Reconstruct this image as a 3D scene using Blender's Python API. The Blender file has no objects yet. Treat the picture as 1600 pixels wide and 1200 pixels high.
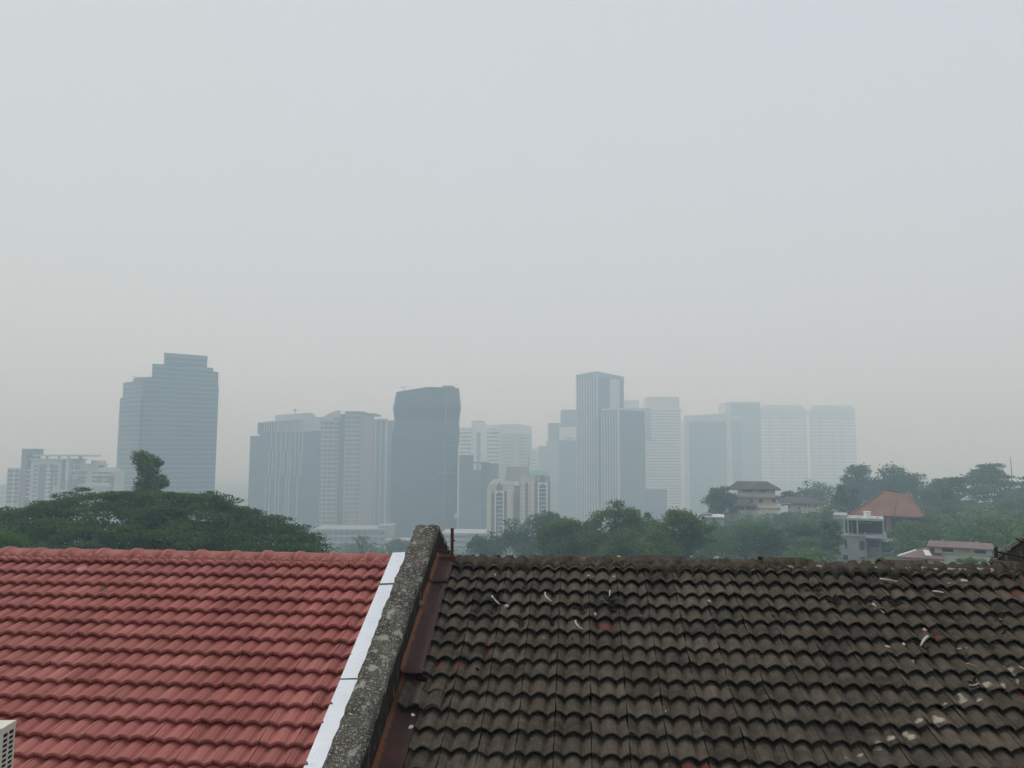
import bpy, math, random
import numpy as np
from mathutils import Vector, Matrix

# ------------------------------------------------------------------ camera, sky, sun, exposure
SC = bpy.context.scene
COL = SC.collection
F = 1210.0                       # focal length in pixels of the 1600 px wide photograph
CAMZ = 9.5
HOR = 717.0
PITCH = math.atan((HOR - 600) / F)
ROLL = math.radians(-0.22)
cp, sp = math.cos(PITCH), math.sin(PITCH)
cr, sr = math.cos(ROLL), math.sin(ROLL)
cam_d = bpy.data.cameras.new('camera')
cam_d.sensor_fit = 'HORIZONTAL'; cam_d.sensor_width = 36.0
cam_d.lens = 36.0 * F / 1600.0
cam_d.clip_start = 0.1; cam_d.clip_end = 20000
cam = bpy.data.objects.new('camera', cam_d); COL.objects.link(cam)
Rv, Uv, Fv = Vector((1, 0, 0)), Vector((0, -sp, cp)), Vector((0, cp, sp))
R2 = Rv * cr - Uv * sr; U2 = Rv * sr + Uv * cr
m = Matrix((R2, U2, -Fv)).transposed().to_4x4(); m.translation = (0, 0, CAMZ)
cam.matrix_world = m
SC.camera = cam

SUN_EL, SUN_AZ = math.radians(60), math.radians(-68)     # azimuth from +Y, clockwise
world = bpy.data.worlds.new('World'); SC.world = world; world.use_nodes = True
nt = world.node_tree; nt.nodes.clear()
wo = nt.nodes.new('ShaderNodeOutputWorld'); bg = nt.nodes.new('ShaderNodeBackground')
sky = nt.nodes.new('ShaderNodeTexSky'); sky.sky_type = 'NISHITA'; sky.sun_disc = False
sky.sun_elevation = SUN_EL; sky.sun_rotation = SUN_AZ
sky.dust_density = 4.0; sky.air_density = 1.0
mix = nt.nodes.new('ShaderNodeMixRGB'); mix.inputs[0].default_value = 0.90
# the overcast layer, very slightly uneven and a touch more lavender to the right
wtc = nt.nodes.new('ShaderNodeTexCoord'); wnz = nt.nodes.new('ShaderNodeTexNoise'); wnz.inputs['Scale'].default_value = 1.6; wnz.inputs['Detail'].default_value = 3
wsx = nt.nodes.new('ShaderNodeSeparateXYZ'); nt.links.new(wtc.outputs['Generated'], wsx.inputs[0]); nt.links.new(wtc.outputs['Generated'], wnz.inputs['Vector'])
wad = nt.nodes.new('ShaderNodeMath'); wad.operation = 'MULTIPLY_ADD'; wad.inputs[1].default_value = 0.7; nt.links.new(wsx.outputs[0], wad.inputs[0]); nt.links.new(wnz.outputs[0], wad.inputs[2])
wrp = nt.nodes.new('ShaderNodeValToRGB'); wrp.color_ramp.elements[0].position = 0.15; wrp.color_ramp.elements[1].position = 0.9
wrp.color_ramp.elements[0].color = (6.95, 7.50, 7.70, 1); wrp.color_ramp.elements[1].color = (7.0, 7.48, 8.1, 1)
nt.links.new(wad.outputs[0], wrp.inputs[0]); nt.links.new(wrp.outputs[0], mix.inputs[2])
nt.links.new(sky.outputs[0], mix.inputs[1]); nt.links.new(mix.outputs[0], bg.inputs[0])
bg.inputs[1].default_value = 0.1
nt.links.new(bg.outputs[0], wo.inputs[0])
sun_d = bpy.data.lights.new('sun', 'SUN'); sun_d.energy = 1.5; sun_d.angle = math.radians(18); sun_d.color = (1, 0.97, 0.91)
sun = bpy.data.objects.new('sun', sun_d); COL.objects.link(sun)
sun.rotation_euler = Vector((-math.sin(SUN_AZ) * math.cos(SUN_EL), -math.cos(SUN_AZ) * math.cos(SUN_EL), -math.sin(SUN_EL))).to_track_quat('-Z', 'Y').to_euler()
SC.view_settings.view_transform = 'Standard'; SC.view_settings.look = 'None'
SC.view_settings.exposure = 0.0; SC.view_settings.gamma = 1.0
SC.render.engine = 'CYCLES'
cy = SC.cycles
cy.use_denoising = True; cy.use_adaptive_sampling = True; cy.adaptive_threshold = 0.02
cy.max_bounces = 10; cy.diffuse_bounces = 3; cy.glossy_bounces = 2; cy.transmission_bounces = 2
cy.transparent_max_bounces = 4; cy.volume_bounces = 8
HAZE_DENSITY = 0.0014

# ------------------------------------------------------------------ pixel -> place
def ray(px, py):
    a, b = px - 800.0, 600.0 - py
    u, w = (a * cr + b * sr) / F, (-a * sr + b * cr) / F
    return Vector((u, cp - w * sp, sp + w * cp))
def at(px, py, Y):
    d = ray(px, py); return Vector((0, 0, CAMZ)) + d * (Y / d.y)

# ------------------------------------------------------------------ mesh helpers
class MB:
    def __init__(s): s.v = []; s.f = []; s.m = []
    def quad(s, a, b, c, d, mi=0):
        i = len(s.v); s.v += [tuple(a), tuple(b), tuple(c), tuple(d)]; s.f.append((i, i+1, i+2, i+3)); s.m.append(mi)
    def poly(s, pts, mi=0):
        i = len(s.v); s.v += [tuple(p) for p in pts]; s.f.append(tuple(range(i, i+len(pts)))); s.m.append(mi)
    def box(s, x0, x1, y0, y1, z0, z1, mi=0):
        s.prism([(x0, y0), (x1, y0), (x1, y1), (x0, y1)], z0, z1, mi)
    def prism(s, fp, z0, z1, mi=0, fp2=None):
        fp2 = fp2 or fp; n = len(fp); i = len(s.v)
        z0s = z0 if isinstance(z0, (list, tuple)) else [z0]*n
        z1s = z1 if isinstance(z1, (list, tuple)) else [z1]*n
        s.v += [(p[0], p[1], z0s[k]) for k, p in enumerate(fp)] + [(p[0], p[1], z1s[k]) for k, p in enumerate(fp2)]
        for k in range(n):
            k2 = (k+1) % n; s.f.append((i+k, i+k2, i+n+k2, i+n+k)); s.m.append(mi)
        s.f.append(tuple(range(i+n-1, i-1, -1))); s.m.append(mi)
        s.f.append(tuple(range(i+n, i+2*n))); s.m.append(mi)
    def tube(s, pts, rads, n=6, mi=0, cap=True):
        pts = [Vector(p) for p in pts]; base = len(s.v)
        for k, p in enumerate(pts):
            d = (pts[min(k+1, len(pts)-1)] - pts[max(k-1, 0)]).normalized()
            u = d.orthogonal().normalized() if k == 0 else (u - d*u.dot(d)).normalized()
            w = d.cross(u)
            for j in range(n):
                t = 2*math.pi*j/n; q = p + (u*math.cos(t) + w*math.sin(t))*rads[k]; s.v.append(tuple(q))
        for k in range(len(pts)-1):
            for j in range(n):
                a = base+k*n+j; b = base+k*n+(j+1) % n; s.f.append((a, b, b+n, a+n)); s.m.append(mi)
        if cap:
            s.f.append(tuple(base+j for j in range(n-1, -1, -1))); s.m.append(mi)
            e = base+(len(pts)-1)*n; s.f.append(tuple(e+j for j in range(n))); s.m.append(mi)
    def blob(s, c, rx, ry, rz, rng, mi=0, seg=7, ring=4, jit=0.25, mat=None):
        i = len(s.v); c = Vector(c)
        def put(x, y, z):
            p = Vector((x*rx, y*ry, z*rz))*(1+rng.uniform(-jit, jit))
            if mat: p = mat @ p
            s.v.append(tuple(c+p))
        put(0, 0, 1)
        for a in range(1, ring):
            t = math.pi*a/ring
            for b in range(seg):
                p = 2*math.pi*(b+0.5*(a % 2))/seg; put(math.sin(t)*math.cos(p), math.sin(t)*math.sin(p), math.cos(t))
        put(0, 0, -1); last = len(s.v)-1
        for b in range(seg): s.f.append((i, i+1+b, i+1+(b+1) % seg)); s.m.append(mi)
        for a in range(ring-2):
            for b in range(seg):
                p = i+1+a*seg+b; q = i+1+a*seg+(b+1) % seg; s.f.append((p, p+seg, q+seg, q)); s.m.append(mi)
        e = i+1+(ring-2)*seg
        for b in range(seg): s.f.append((e+b, last, e+(b+1) % seg)); s.m.append(mi)
    def build(s, name, mats, parent=None, smooth=False, off=None):
        me = bpy.data.meshes.new(name)
        v = s.v if off is None else [(p[0]-off[0], p[1]-off[1], p[2]-off[2]) for p in s.v]
        me.from_pydata(v, [], s.f)
        mats = mats if isinstance(mats, (list, tuple)) else [mats]
        for mm in mats: me.materials.append(mm)
        if len(mats) > 1: me.polygons.foreach_set('material_index', s.m)
        if smooth: me.polygons.foreach_set('use_smooth', [True]*len(s.f))
        me.update()
        o = bpy.data.objects.new(name, me); COL.objects.link(o)
        if parent: o.parent = parent
        return o
def np_mesh(name, V, Fq, mat, parent=None, col=None, smooth=False, attr='paint'):
    me = bpy.data.meshes.new(name); V = np.asarray(V, dtype=np.float32); Fq = np.asarray(Fq, dtype=np.int32)
    k = Fq.shape[1]
    me.vertices.add(len(V)); me.vertices.foreach_set('co', V.ravel())
    me.loops.add(Fq.size); me.loops.foreach_set('vertex_index', Fq.ravel())
    me.polygons.add(len(Fq)); me.polygons.foreach_set('loop_start', np.arange(0, Fq.size, k, dtype=np.int32))
    if smooth: me.polygons.foreach_set('use_smooth', np.ones(len(Fq), dtype=bool))
    me.materials.append(mat); me.update(calc_edges=True)
    if col is not None:
        ca = me.color_attributes.new(attr, 'FLOAT_COLOR', 'POINT'); ca.data.foreach_set('color', np.asarray(col, dtype=np.float32).ravel())
    o = bpy.data.objects.new(name, me); COL.objects.link(o)
    if parent: o.parent = parent
    return o
def tag(o, label=None, cat=None, group=None, kind=None):
    if label: o['label'] = label
    if cat: o['category'] = cat
    if group: o['group'] = group
    if kind: o['kind'] = kind
    return o
def thing(name, label, cat, loc=(0, 0, 0), rotz=0, group=None):
    o = bpy.data.objects.new(name, None); COL.objects.link(o)
    o.location = loc; o.rotation_euler = (0, 0, rotz)
    return tag(o, label, cat, group)

# ------------------------------------------------------------------ materials
class MT:
    def __init__(s, name, rough=0.8, spec=0.3):
        s.m = bpy.data.materials.new(name); s.m.use_nodes = True; s.t = s.m.node_tree
        s.b = s.t.nodes['Principled BSDF']; s.b.inputs['Roughness'].default_value = rough
        s.b.inputs['Specular IOR Level'].default_value = spec
    def n(s, kind, **kw):
        x = s.t.nodes.new(kind)
        for k, v in kw.items(): setattr(x, k, v)
        return x
    def link(s, a, b): s.t.links.new(a, b)
    def coord(s, scale=(1, 1, 1), kind='Object'):
        tc = s.n('ShaderNodeTexCoord'); mp = s.n('ShaderNodeMapping'); mp.inputs['Scale'].default_value = scale
        s.link(tc.outputs[kind], mp.inputs[0]); return mp.outputs[0]
    def noise(s, co, scale, detail=4, rough=0.6):
        x = s.n('ShaderNodeTexNoise'); x.inputs['Scale'].default_value = scale; x.inputs['Detail'].default_value = detail
        x.inputs['Roughness'].default_value = rough; s.link(co, x.inputs['Vector']); return x.outputs[0]
    def ramp(s, fac, stops, interp='LINEAR'):
        x = s.n('ShaderNodeValToRGB'); x.color_ramp.interpolation = interp; e = x.color_ramp.elements
        while len(e) < len(stops): e.new(0.5)
        for k, (p, c) in enumerate(stops): e[k].position = p; e[k].color = (*c, 1) if len(c) == 3 else c
        s.link(fac, x.inputs[0]); return x.outputs[0]
    def mix(s, fac, a, b, blend='MIX'):
        x = s.n('ShaderNodeMixRGB', blend_type=blend)
        for k, val in ((0, fac), (1, a), (2, b)):
            if hasattr(val, 'links'): s.link(val, x.inputs[k])
            elif k == 0: x.inputs[0].default_value = val
            else: x.inputs[k].default_value = (*val, 1)
        return x.outputs[0]
    def math(s, op, a, b=0.0, clamp=False):
        x = s.n('ShaderNodeMath', operation=op, use_clamp=clamp)
        for k, val in ((0, a), (1, b)):
            if hasattr(val, 'links'): s.link(val, x.inputs[k])
            else: x.inputs[k].default_value = val
        return x.outputs[0]
    def attr(s, name, ch=None):
        x = s.n('ShaderNodeAttribute', attribute_name=name)
        if ch is None: return x.outputs[0]
        sp_ = s.n('ShaderNodeSeparateColor'); s.link(x.outputs[0], sp_.inputs[0]); return sp_.outputs[ch]
    def base(s, c): s.link(c, s.b.inputs['Base Color']) if hasattr(c, 'links') else setattr(s.b.inputs['Base Color'], 'default_value', (*c, 1)); return s
    def bump(s, h, strength=0.4, dist=0.01):
        x = s.n('ShaderNodeBump'); x.inputs['Strength'].default_value = strength; x.inputs['Distance'].default_value = dist
        s.link(h, x.inputs['Height']); s.link(x.outputs[0], s.b.inputs['Normal'])
_plain = {}
def plain(name, c, rough=0.8, spec=0.3, var=0.18, scale=0.6):
    """a wall / paint colour with slight uneven weathering"""
    if name in _plain: return _plain[name]
    t = MT(name, rough, spec); co = t.coord(); nz = t.noise(co, scale, 5)
    lo = tuple(x*(1-var) for x in c); hi = tuple(min(1, x*(1+var)) for x in c)
    t.base(t.ramp(nz, [(0.3, lo), (0.7, hi)])); _plain[name] = t.m; return t.m

def mat_red_tile():
    t = MT('red_painted_tile', 0.62, 0.3); co = t.coord()
    big = t.noise(co, 1.3, 4); fine = t.noise(co, 38, 5, 0.7)
    st = t.noise(t.coord((9, 1.6, 1.6)), 4.0, 4, 0.6)
    var = t.attr('paint', 0); pale = t.attr('paint', 1); raw = t.attr('paint', 2)
    c = t.ramp(var, [(0.0, (0.225, 0.060, 0.052)), (0.55, (0.285, 0.082, 0.072)), (1.0, (0.36, 0.118, 0.103))])
    c = t.mix(t.math('MULTIPLY', t.ramp(big, [(0.35, (0, 0, 0)), (0.7, (1, 1, 1))]), 0.35), c, (0.31, 0.115, 0.10))
    c = t.mix(t.math('MULTIPLY', t.ramp(st, [(0.45, (0, 0, 0)), (0.7, (1, 1, 1))]), 0.35), c, (0.195, 0.052, 0.045))
    c = t.mix(t.math('MULTIPLY', t.ramp(fine, [(0.5, (0, 0, 0)), (0.75, (1, 1, 1))]), 0.22), c, (0.36, 0.16, 0.14))
    pm = t.math('GREATER_THAN', t.math('ADD', pale, t.math('MULTIPLY', t.math('SUBTRACT', fine, 0.5), 0.7)), 0.5)
    c = t.mix(pm, c, (0.42, 0.23, 0.20))
    rm = t.math('GREATER_THAN', t.math('ADD', raw, t.math('MULTIPLY', t.math('SUBTRACT', fine, 0.5), 0.9)), 0.5)
    c = t.mix(rm, c, (0.50, 0.135, 0.075))
    t.base(c); t.bump(fine, 0.25, 0.003); return t.m
def mat_dark_tile():
    t = MT('weathered_dark_tile', 0.9, 0.2); co = t.coord()
    big = t.noise(co, 1.0, 4); mid = t.noise(co, 9, 5, 0.65); fine = t.noise(co, 60, 5, 0.75)
    st = t.noise(t.coord((9, 2.2, 2.2)), 3.0, 5, 0.65)
    var = t.attr('paint', 0); pale = t.attr('paint', 1); raw = t.attr('paint', 2)
    c = t.ramp(var, [(0.0, (0.022, 0.017, 0.013)), (0.5, (0.046, 0.037, 0.028)), (1.0, (0.084, 0.069, 0.053))])
    c = t.mix(t.math('MULTIPLY', t.ramp(mid, [(0.4, (0, 0, 0)), (0.75, (1, 1, 1))]), 0.65), c, (0.135, 0.112, 0.085))
    c = t.mix(t.math('MULTIPLY', t.ramp(st, [(0.46, (0, 0, 0)), (0.66, (1, 1, 1))]), 0.5), c, (0.024, 0.018, 0.014))
    c = t.mix(t.math('MULTIPLY', t.ramp(big, [(0.55, (0, 0, 0)), (0.75, (1, 1, 1))]), 0.4), c, (0.075, 0.045, 0.034))
    ms_ = t.noise(t.coord((1, 1, 1)), 2.6, 5, 0.65)
    c = t.mix(t.math('MULTIPLY', t.ramp(ms_, [(0.54, (0, 0, 0)), (0.68, (1, 1, 1))]), 0.5), c, (0.040, 0.043, 0.025))
    c = t.mix(t.math('MULTIPLY', t.ramp(fine, [(0.52, (0, 0, 0)), (0.75, (1, 1, 1))]), 0.4), c, (0.15, 0.145, 0.125))
    c = t.mix(t.math('MULTIPLY', t.ramp(fine, [(0.3, (1, 1, 1)), (0.48, (0, 0, 0))]), 0.4), c, (0.022, 0.020, 0.015))
    pm = t.ramp(t.math('ADD', pale, t.math('MULTIPLY', t.math('SUBTRACT', mid, 0.5), 1.0)), [(0.42, (0, 0, 0)), (0.70, (1, 1, 1))])
    c = t.mix(pm, c, t.ramp(fine, [(0.3, (0.22, 0.19, 0.145)), (0.7, (0.42, 0.39, 0.32))]))
    rm = t.ramp(t.math('ADD', raw, t.math('MULTIPLY', t.math('SUBTRACT', mid, 0.5), 0.6)), [(0.45, (0, 0, 0)), (0.55, (1, 1, 1))])
    c = t.mix(rm, c, t.ramp(fine, [(0.35, (0.075, 0.026, 0.019)), (0.7, (0.145, 0.048, 0.033))]))
    t.base(c); t.bump(t.math('ADD', fine, mid), 0.4, 0.004); return t.m
def mat_concrete_old():
    t = MT('lichened_concrete', 0.95, 0.15); co = t.coord()
    a = t.noise(co, 4, 6, 0.7); b = t.noise(co, 45, 5, 0.75); d = t.noise(co, 95, 3, 0.7)
    c = t.ramp(a, [(0.3, (0.034, 0.032, 0.027)), (0.55, (0.088, 0.083, 0.071)), (0.75, (0.16, 0.155, 0.135))])
    b2 = t.noise(co, 26, 4, 0.7)
    c = t.mix(t.ramp(b2, [(0.53, (0, 0, 0)), (0.62, (1, 1, 1))]), c, (0.16, 0.155, 0.135))
    c = t.mix(t.ramp(b, [(0.56, (0, 0, 0)), (0.62, (1, 1, 1))]), c, (0.48, 0.47, 0.42))
    c = t.mix(t.ramp(d, [(0.38, (1, 1, 1)), (0.48, (0, 0, 0))]), c, (0.018, 0.016, 0.013))
    cr_ = t.noise(t.coord((1, 1, 1)), 7, 2, 0.4)
    c = t.mix(t.ramp(cr_, [(0.60, (0, 0, 0)), (0.68, (0.6, 0.6, 0.6))]), c, (0.40, 0.39, 0.36))
    t.base(c); t.bump(t.math('ADD', b, a), 0.8, 0.012); return t.m
def mat_plaster_stained():
    t = MT('stained_parapet_render', 0.95, 0.1); co = t.coord()
    a = t.noise(t.coord((5, 5, 1.6)), 3.5, 6, 0.7); b = t.noise(co, 22, 5, 0.7)
    c = t.ramp(a, [(0.35, (0.018, 0.016, 0.014)), (0.6, (0.045, 0.04, 0.032)), (0.68, (0.20, 0.19, 0.155)), (0.74, (0.05, 0.045, 0.035))])
    c = t.mix(t.ramp(b, [(0.60, (0, 0, 0)), (0.68, (0.8, 0.8, 0.8))]), c, (0.17, 0.075, 0.03))
    t.base(c); t.bump(b, 0.6, 0.01); return t.m
def mat_rust():
    t = MT('rusty_sheet_metal', 0.75, 0.3); co = t.coord()
    a = t.noise(co, 2.2, 5, 0.6); b = t.noise(t.coord((2, 7, 2)), 6, 5, 0.7)
    c = t.ramp(a, [(0.35, (0.048, 0.027, 0.027)), (0.55, (0.066, 0.033, 0.031)), (0.72, (0.105, 0.042, 0.027))])
    c = t.mix(t.math('MULTIPLY', t.ramp(b, [(0.5, (0, 0, 0)), (0.72, (1, 1, 1))]), 0.7), c, (0.036, 0.028, 0.028))
    e = t.attr('paint', 0)
    em = t.ramp(t.math('ADD', e, t.math('MULTIPLY', t.math('SUBTRACT', b, 0.5), 1.2)), [(0.45, (0, 0, 0)), (0.65, (1, 1, 1))])
    c = t.mix(em, c, (0.17, 0.065, 0.028))
    t.base(c); t.bump(b, 0.3, 0.004); return t.m
def leaf_mat(name, dark, light, tip=None):
    t = MT(name, 0.75, 0.15); var = t.attr('paint', 0)
    stops = [(0.0, dark), (0.75, light), (1.0, tip or light)]
    c = t.ramp(var, stops); t.base(c)
    tr = t.n('ShaderNodeBsdfTranslucent'); t.link(c, tr.inputs[0])
    ms = t.n('ShaderNodeMixShader'); ms.inputs[0].default_value = 0.42
    out = t.t.nodes['Material Output']
    t.link(t.b.outputs[0], ms.inputs[1]); t.link(tr.outputs[0], ms.inputs[2]); t.link(ms.outputs[0], out.inputs[0]); return t.m
M = {}
M['red_tile'] = mat_red_tile(); M['dark_tile'] = mat_dark_tile(); M['coping'] = mat_concrete_old()
M['parapet'] = mat_plaster_stained(); M['rust'] = mat_rust()
M['deck'] = plain('roof_deck_dark_felt', (0.012, 0.009, 0.008))  # near-black underlay below the tiles
def mat_flash():
    t = MT('white_coated_metal', 0.5, 0.4); co = t.coord(); a = t.noise(co, 3, 5); b = t.noise(co, 24, 5, .7); c_ = t.noise(t.coord((1, 5, 5)), 5, 4)
    c = t.ramp(a, [(.3, (.60, .645, .72)), (.7, (.70, .745, .82))])
    c = t.mix(t.math('MULTIPLY', t.ramp(b, [(.62, (0, 0, 0)), (.72, (1, 1, 1))]), .55), c, (.30, .30, .29))
    c = t.mix(t.math('MULTIPLY', t.ramp(c_, [(.56, (0, 0, 0)), (.75, (1, 1, 1))]), .4), c, (.44, .44, .43))
    t.base(c); t.bump(a, .5, .02); return t.m
M['flash'] = mat_flash()
M['flash_seam'] = plain('flashing_sealant', (0.12, 0.13, 0.14))
M['wall'] = plain('house_plaster', (0.62, 0.58, 0.50))
M['iron'] = plain('red_oxide_iron', (0.085, 0.02, 0.018), 0.7, 0.3, 0.3, 20)
M['black_iron'] = plain('dark_rusted_iron', (0.028, 0.018, 0.016), 0.7, 0.3, 0.3, 20)
M['mortar_dark'] = M['dark_tile']
M['mortar_white'] = plain('pale_mortar', (0.42, 0.40, 0.355), 0.95, 0.1, 0.3, 40)
M['stick'] = plain('bleached_stick', (0.42, 0.40, 0.36), 0.9, 0.1, 0.25, 60)
M['dry_leaf'] = plain('dry_black_leaf', (0.020, 0.016, 0.012), 0.9, 0.2, 0.4, 60)
M['chip_pink'] = plain('pinkish_tile_chip', (0.34, 0.25, 0.20), 0.9, 0.1, 0.2, 60)
M['stone'] = plain('grey_stone', (0.14, 0.135, 0.115), 0.9, 0.1, 0.3, 50)
M['ac_white'] = plain('cream_ac_casing', (0.62, 0.61, 0.54), 0.5, 0.4, 0.08, 3)
M['ac_dark'] = plain('ac_grille_void', (0.012, 0.012, 0.018))
M['bark'] = plain('grey_brown_bark', (0.09, 0.07, 0.052), 0.95, 0.1, 0.35, 3)
M['bark_pale'] = plain('pale_bare_bark', (0.05, 0.042, 0.038), 0.95, 0.1, 0.3, 3)
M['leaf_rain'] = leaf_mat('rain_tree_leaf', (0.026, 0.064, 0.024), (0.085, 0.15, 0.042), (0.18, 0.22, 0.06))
M['leaf_bright'] = leaf_mat('bright_green_leaf', (0.055, 0.135, 0.03), (0.11, 0.22, 0.05))
M['leaf_mid'] = leaf_mat('mid_green_leaf', (0.046, 0.1, 0.034), (0.135, 0.215, 0.062), (0.21, 0.25, 0.075))
M['leaf_dark'] = leaf_mat('dark_green_leaf', (0.032, 0.074, 0.038), (0.092, 0.152, 0.062))
M['leaf_hill'] = leaf_mat('hill_green_leaf', (0.042, 0.098, 0.04), (0.125, 0.215, 0.078), (0.18, 0.26, 0.095))

# ------------------------------------------------------------------ setting: terrain, haze
def sstep(x, a, b):
    t = min(1, max(0, (x-a)/(b-a))); return t*t*(3-2*t)
def terrain(x, y):
    z = -16*sstep(y, 16, 75) - 48*sstep(y, 130, 560)
    z += 21*math.exp(-((x-190)/105)**2 - ((y-285)/85)**2)
    z += 11*math.exp(-((x-115)/55)**2 - ((y-150)/70)**2)
    z += 12*math.exp(-((x-62)/34)**2 - ((y-95)/40)**2)
    z += 8*math.exp(-((x-95)/45)**2 - ((y-265)/50)**2)
    return z + 0.5*math.sin(x*0.07)*math.cos(y*0.05)*sstep(y, 30, 90)
def make_ground():
    ys = [-300, -100, -40, -15, 0, 5, 10, 15] + list(range(20, 480, 10)) + [500, 540, 600, 700, 850, 1000, 1300, 1700, 2200, 2800, 4000, 6000]
    xs = [-6000, -4000, -2800, -2000, -1400, -1000, -750, -560] + list(range(-420, 430, 12)) + [560, 750, 1000, 1400, 2000, 2800, 4000, 6000]
    V = [(x, y, terrain(x, y)-0.05) for y in ys for x in xs]; n = len(xs)
    Fq = [(j*n+i, j*n+i+1, (j+1)*n+i+1, (j+1)*n+i) for j in range(len(ys)-1) for i in range(n-1)]
    t = MT('grass_and_earth', 0.95, 0.1); co = t.coord(); a = t.noise(co, 0.03, 6); b = t.noise(co, 0.5, 4)
    c = t.ramp(a, [(0.35, (0.045, 0.065, 0.03)), (0.55, (0.06, 0.085, 0.035)), (0.7, (0.15, 0.13, 0.10))])
    t.base(t.mix(t.math('MULTIPLY', b, 0.5), c, (0.03, 0.045, 0.022)))
    o = np_mesh('ground', V, Fq, t.m, smooth=True); tag(o, 'sloping grassy ground below and beyond the roofs', kind='structure')
make_ground()
def make_haze():
    mb = MB(); mb.box(-6100, 6100, -400, 6100, -80, 145)
    m_ = bpy.data.materials.new('haze_air'); m_.use_nodes = True; t = m_.node_tree; t.nodes.clear()
    o = t.nodes.new('ShaderNodeOutputMaterial'); v = t.nodes.new('ShaderNodeVolumePrincipled')
    v.inputs['Color'].default_value = (0.63, 0.825, 1.0, 1); v.inputs['Density'].default_value = HAZE_DENSITY
    v.inputs['Absorption Color'].default_value = (1, 1, 1, 1); v.inputs['Anisotropy'].default_value = 0.0
    t.links.new(v.outputs[0], o.inputs['Volume'])
    tag(mb.build('haze', m_), 'grey blue smoke haze over the whole town', kind='stuff')
make_haze()

# ------------------------------------------------------------------ the two roofs in front
AZ, SL = math.radians(5.14), math.radians(25.34)
O = Vector((0.866, 8.863, -1.129 + CAMZ))
O = O - Vector((-math.sin(AZ)*math.sin(SL), -math.cos(AZ)*math.sin(SL), math.cos(SL)))*0.052   # course edges, not the bed plane, were measured
TW, TG = 0.30, 0.216
rV = Vector((math.cos(AZ), -math.sin(AZ), 0))
hV = Vector((-math.sin(AZ), -math.cos(AZ), 0))
sV = hV*math.cos(SL) + Vector((0, 0, -math.sin(SL)))
nV = rV.cross(sV); nV = nV if nV.z > 0 else -nV
sB = -hV*math.cos(SL) + Vector((0, 0, -math.sin(SL)))
nB = -hV*math.sin(SL) + Vector((0, 0, math.cos(SL)))
def RF(a, b, c=0.0): return O + rV*a + sV*b + nV*c
def RB(a, b, c=0.0): return O + rV*a + sB*b + nB*c
def rpix(px, py, c=0.0):
    d = ray(px, py); P0 = Vector((0, 0, CAMZ)); Q = O + nV*c
    t = (Q-P0).dot(nV)/d.dot(nV); X = P0 + d*t - Q
    return X.dot(rV), X.dot(sV)
HUMP, LIFT, THICK = 0.052, 0.050, 0.012
def prof(u):
    """height of the double-roll profile across one tile, crests at u = 0.02 and 0.52"""
    x = (u-0.02)*2
    c = HUMP*(math.sqrt(math.cos(math.pi*x)**2 + 0.012))
    g = (u*2) % 1.0
    if 0.30 < g < 0.36 or 0.64 < g < 0.70: c += 0.006
    return c
US = sorted([0.012, 0.04, 0.09, 0.13, 0.148, 0.152, 0.18, 0.21, 0.25, 0.27, 0.30, 0.318, 0.322, 0.352, 0.38, 0.42, 0.47, 0.52, 0.57, 0.62, 0.645, 0.652, 0.68, 0.71, 0.74, 0.77, 0.80, 0.818, 0.822, 0.852, 0.88, 0.92, 0.96, 0.988])
VS = [-0.28, 0.02, 0.18, 0.34, 0.5, 0.66, 0.8, 0.92, 1.0]
def roof_height(a, b):
    j = math.floor(b/TG); v = b/TG - j; u = (a/TW) % 1.0
    return prof(u) + LIFT*v
def tile_field(name, parent, mat, a_lo, a_hi, rows, seed, fn=RF, pale=(), raw=(), edge_fn=None, skip=None, jit=1.0, detail=True, thick=THICK, hump=1.0):
    rng = random.Random(seed); V, Fq, C = [], [], []
    us = US if detail else US[::3]; vs = VS if detail else [-0.28, 0.4, 1.0]
    nu, nv = len(us), len(vs)
    i0, i1 = math.floor(a_lo/TW), math.ceil(a_hi/TW)
    off = parent.location
    for j in range(rows):
        for i in range(i0, i1):
            if skip and skip(i, j): continue
            db, dc, tl, rv = rng.gauss(0, .0028)*jit, abs(rng.gauss(0, .0018))*jit, rng.gauss(0, .0022)*jit, min(1, max(0, rng.gauss(.5, .26)))
            sk = rng.gauss(0, .004)*jit
            if jit > 1.5 and rng.random() < .04: db += rng.uniform(.008, .028); dc += .004; tl *= 2.5
            base = len(V)
            for lay in (0, 1):
                for v in vs:
                    b = max((j+v)*TG + db, .012)
                    for u in us:
                        a = (i+u)*TW
                        lim_lo, lim_hi = (edge_fn(b) if edge_fn else (a_lo, a_hi))
                        aa = min(max(a, lim_lo), lim_hi) + sk*(v-.5)
                        c = HUMP*.5*(1-hump) + prof(u)*hump + LIFT*v + dc + tl*(u-.5)
                        p = fn(aa, b, c - lay*thick)
                        V.append((p.x-off[0], p.y-off[1], p.z-off[2]))
                        g_ = max([0]+[max(0, 1-math.hypot((aa-q[0])/q[2], (b-q[1])/q[3])) for q in pale]) if pale else 0
                        r_ = max([0]+[max(0, 1-max(abs(aa-q[0])/q[2], abs(b-q[1])/q[3])**3) for q in raw]) if raw else 0
                        C.append((rv, g_, r_, 1))
            N = nu*nv
            for y in range(nv-1):
                for x in range(nu-1):
                    k = base+y*nu+x; Fq.append((k, k+nu, k+nu+1, k+1))
                    k += N; Fq.append((k, k+1, k+nu+1, k+nu))
            for x in range(nu-1):
                k = base+(nv-1)*nu+x; Fq.append((k, k+N, k+N+1, k+1))
            for y in range(nv-1):
                k = base+y*nu; Fq.append((k, k+N, k+N+nu, k+nu))
                k = base+y*nu+nu-1; Fq.append((k, k+nu, k+N+nu, k+N))
    return np_mesh(name, V, Fq, mat, parent, C)

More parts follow.
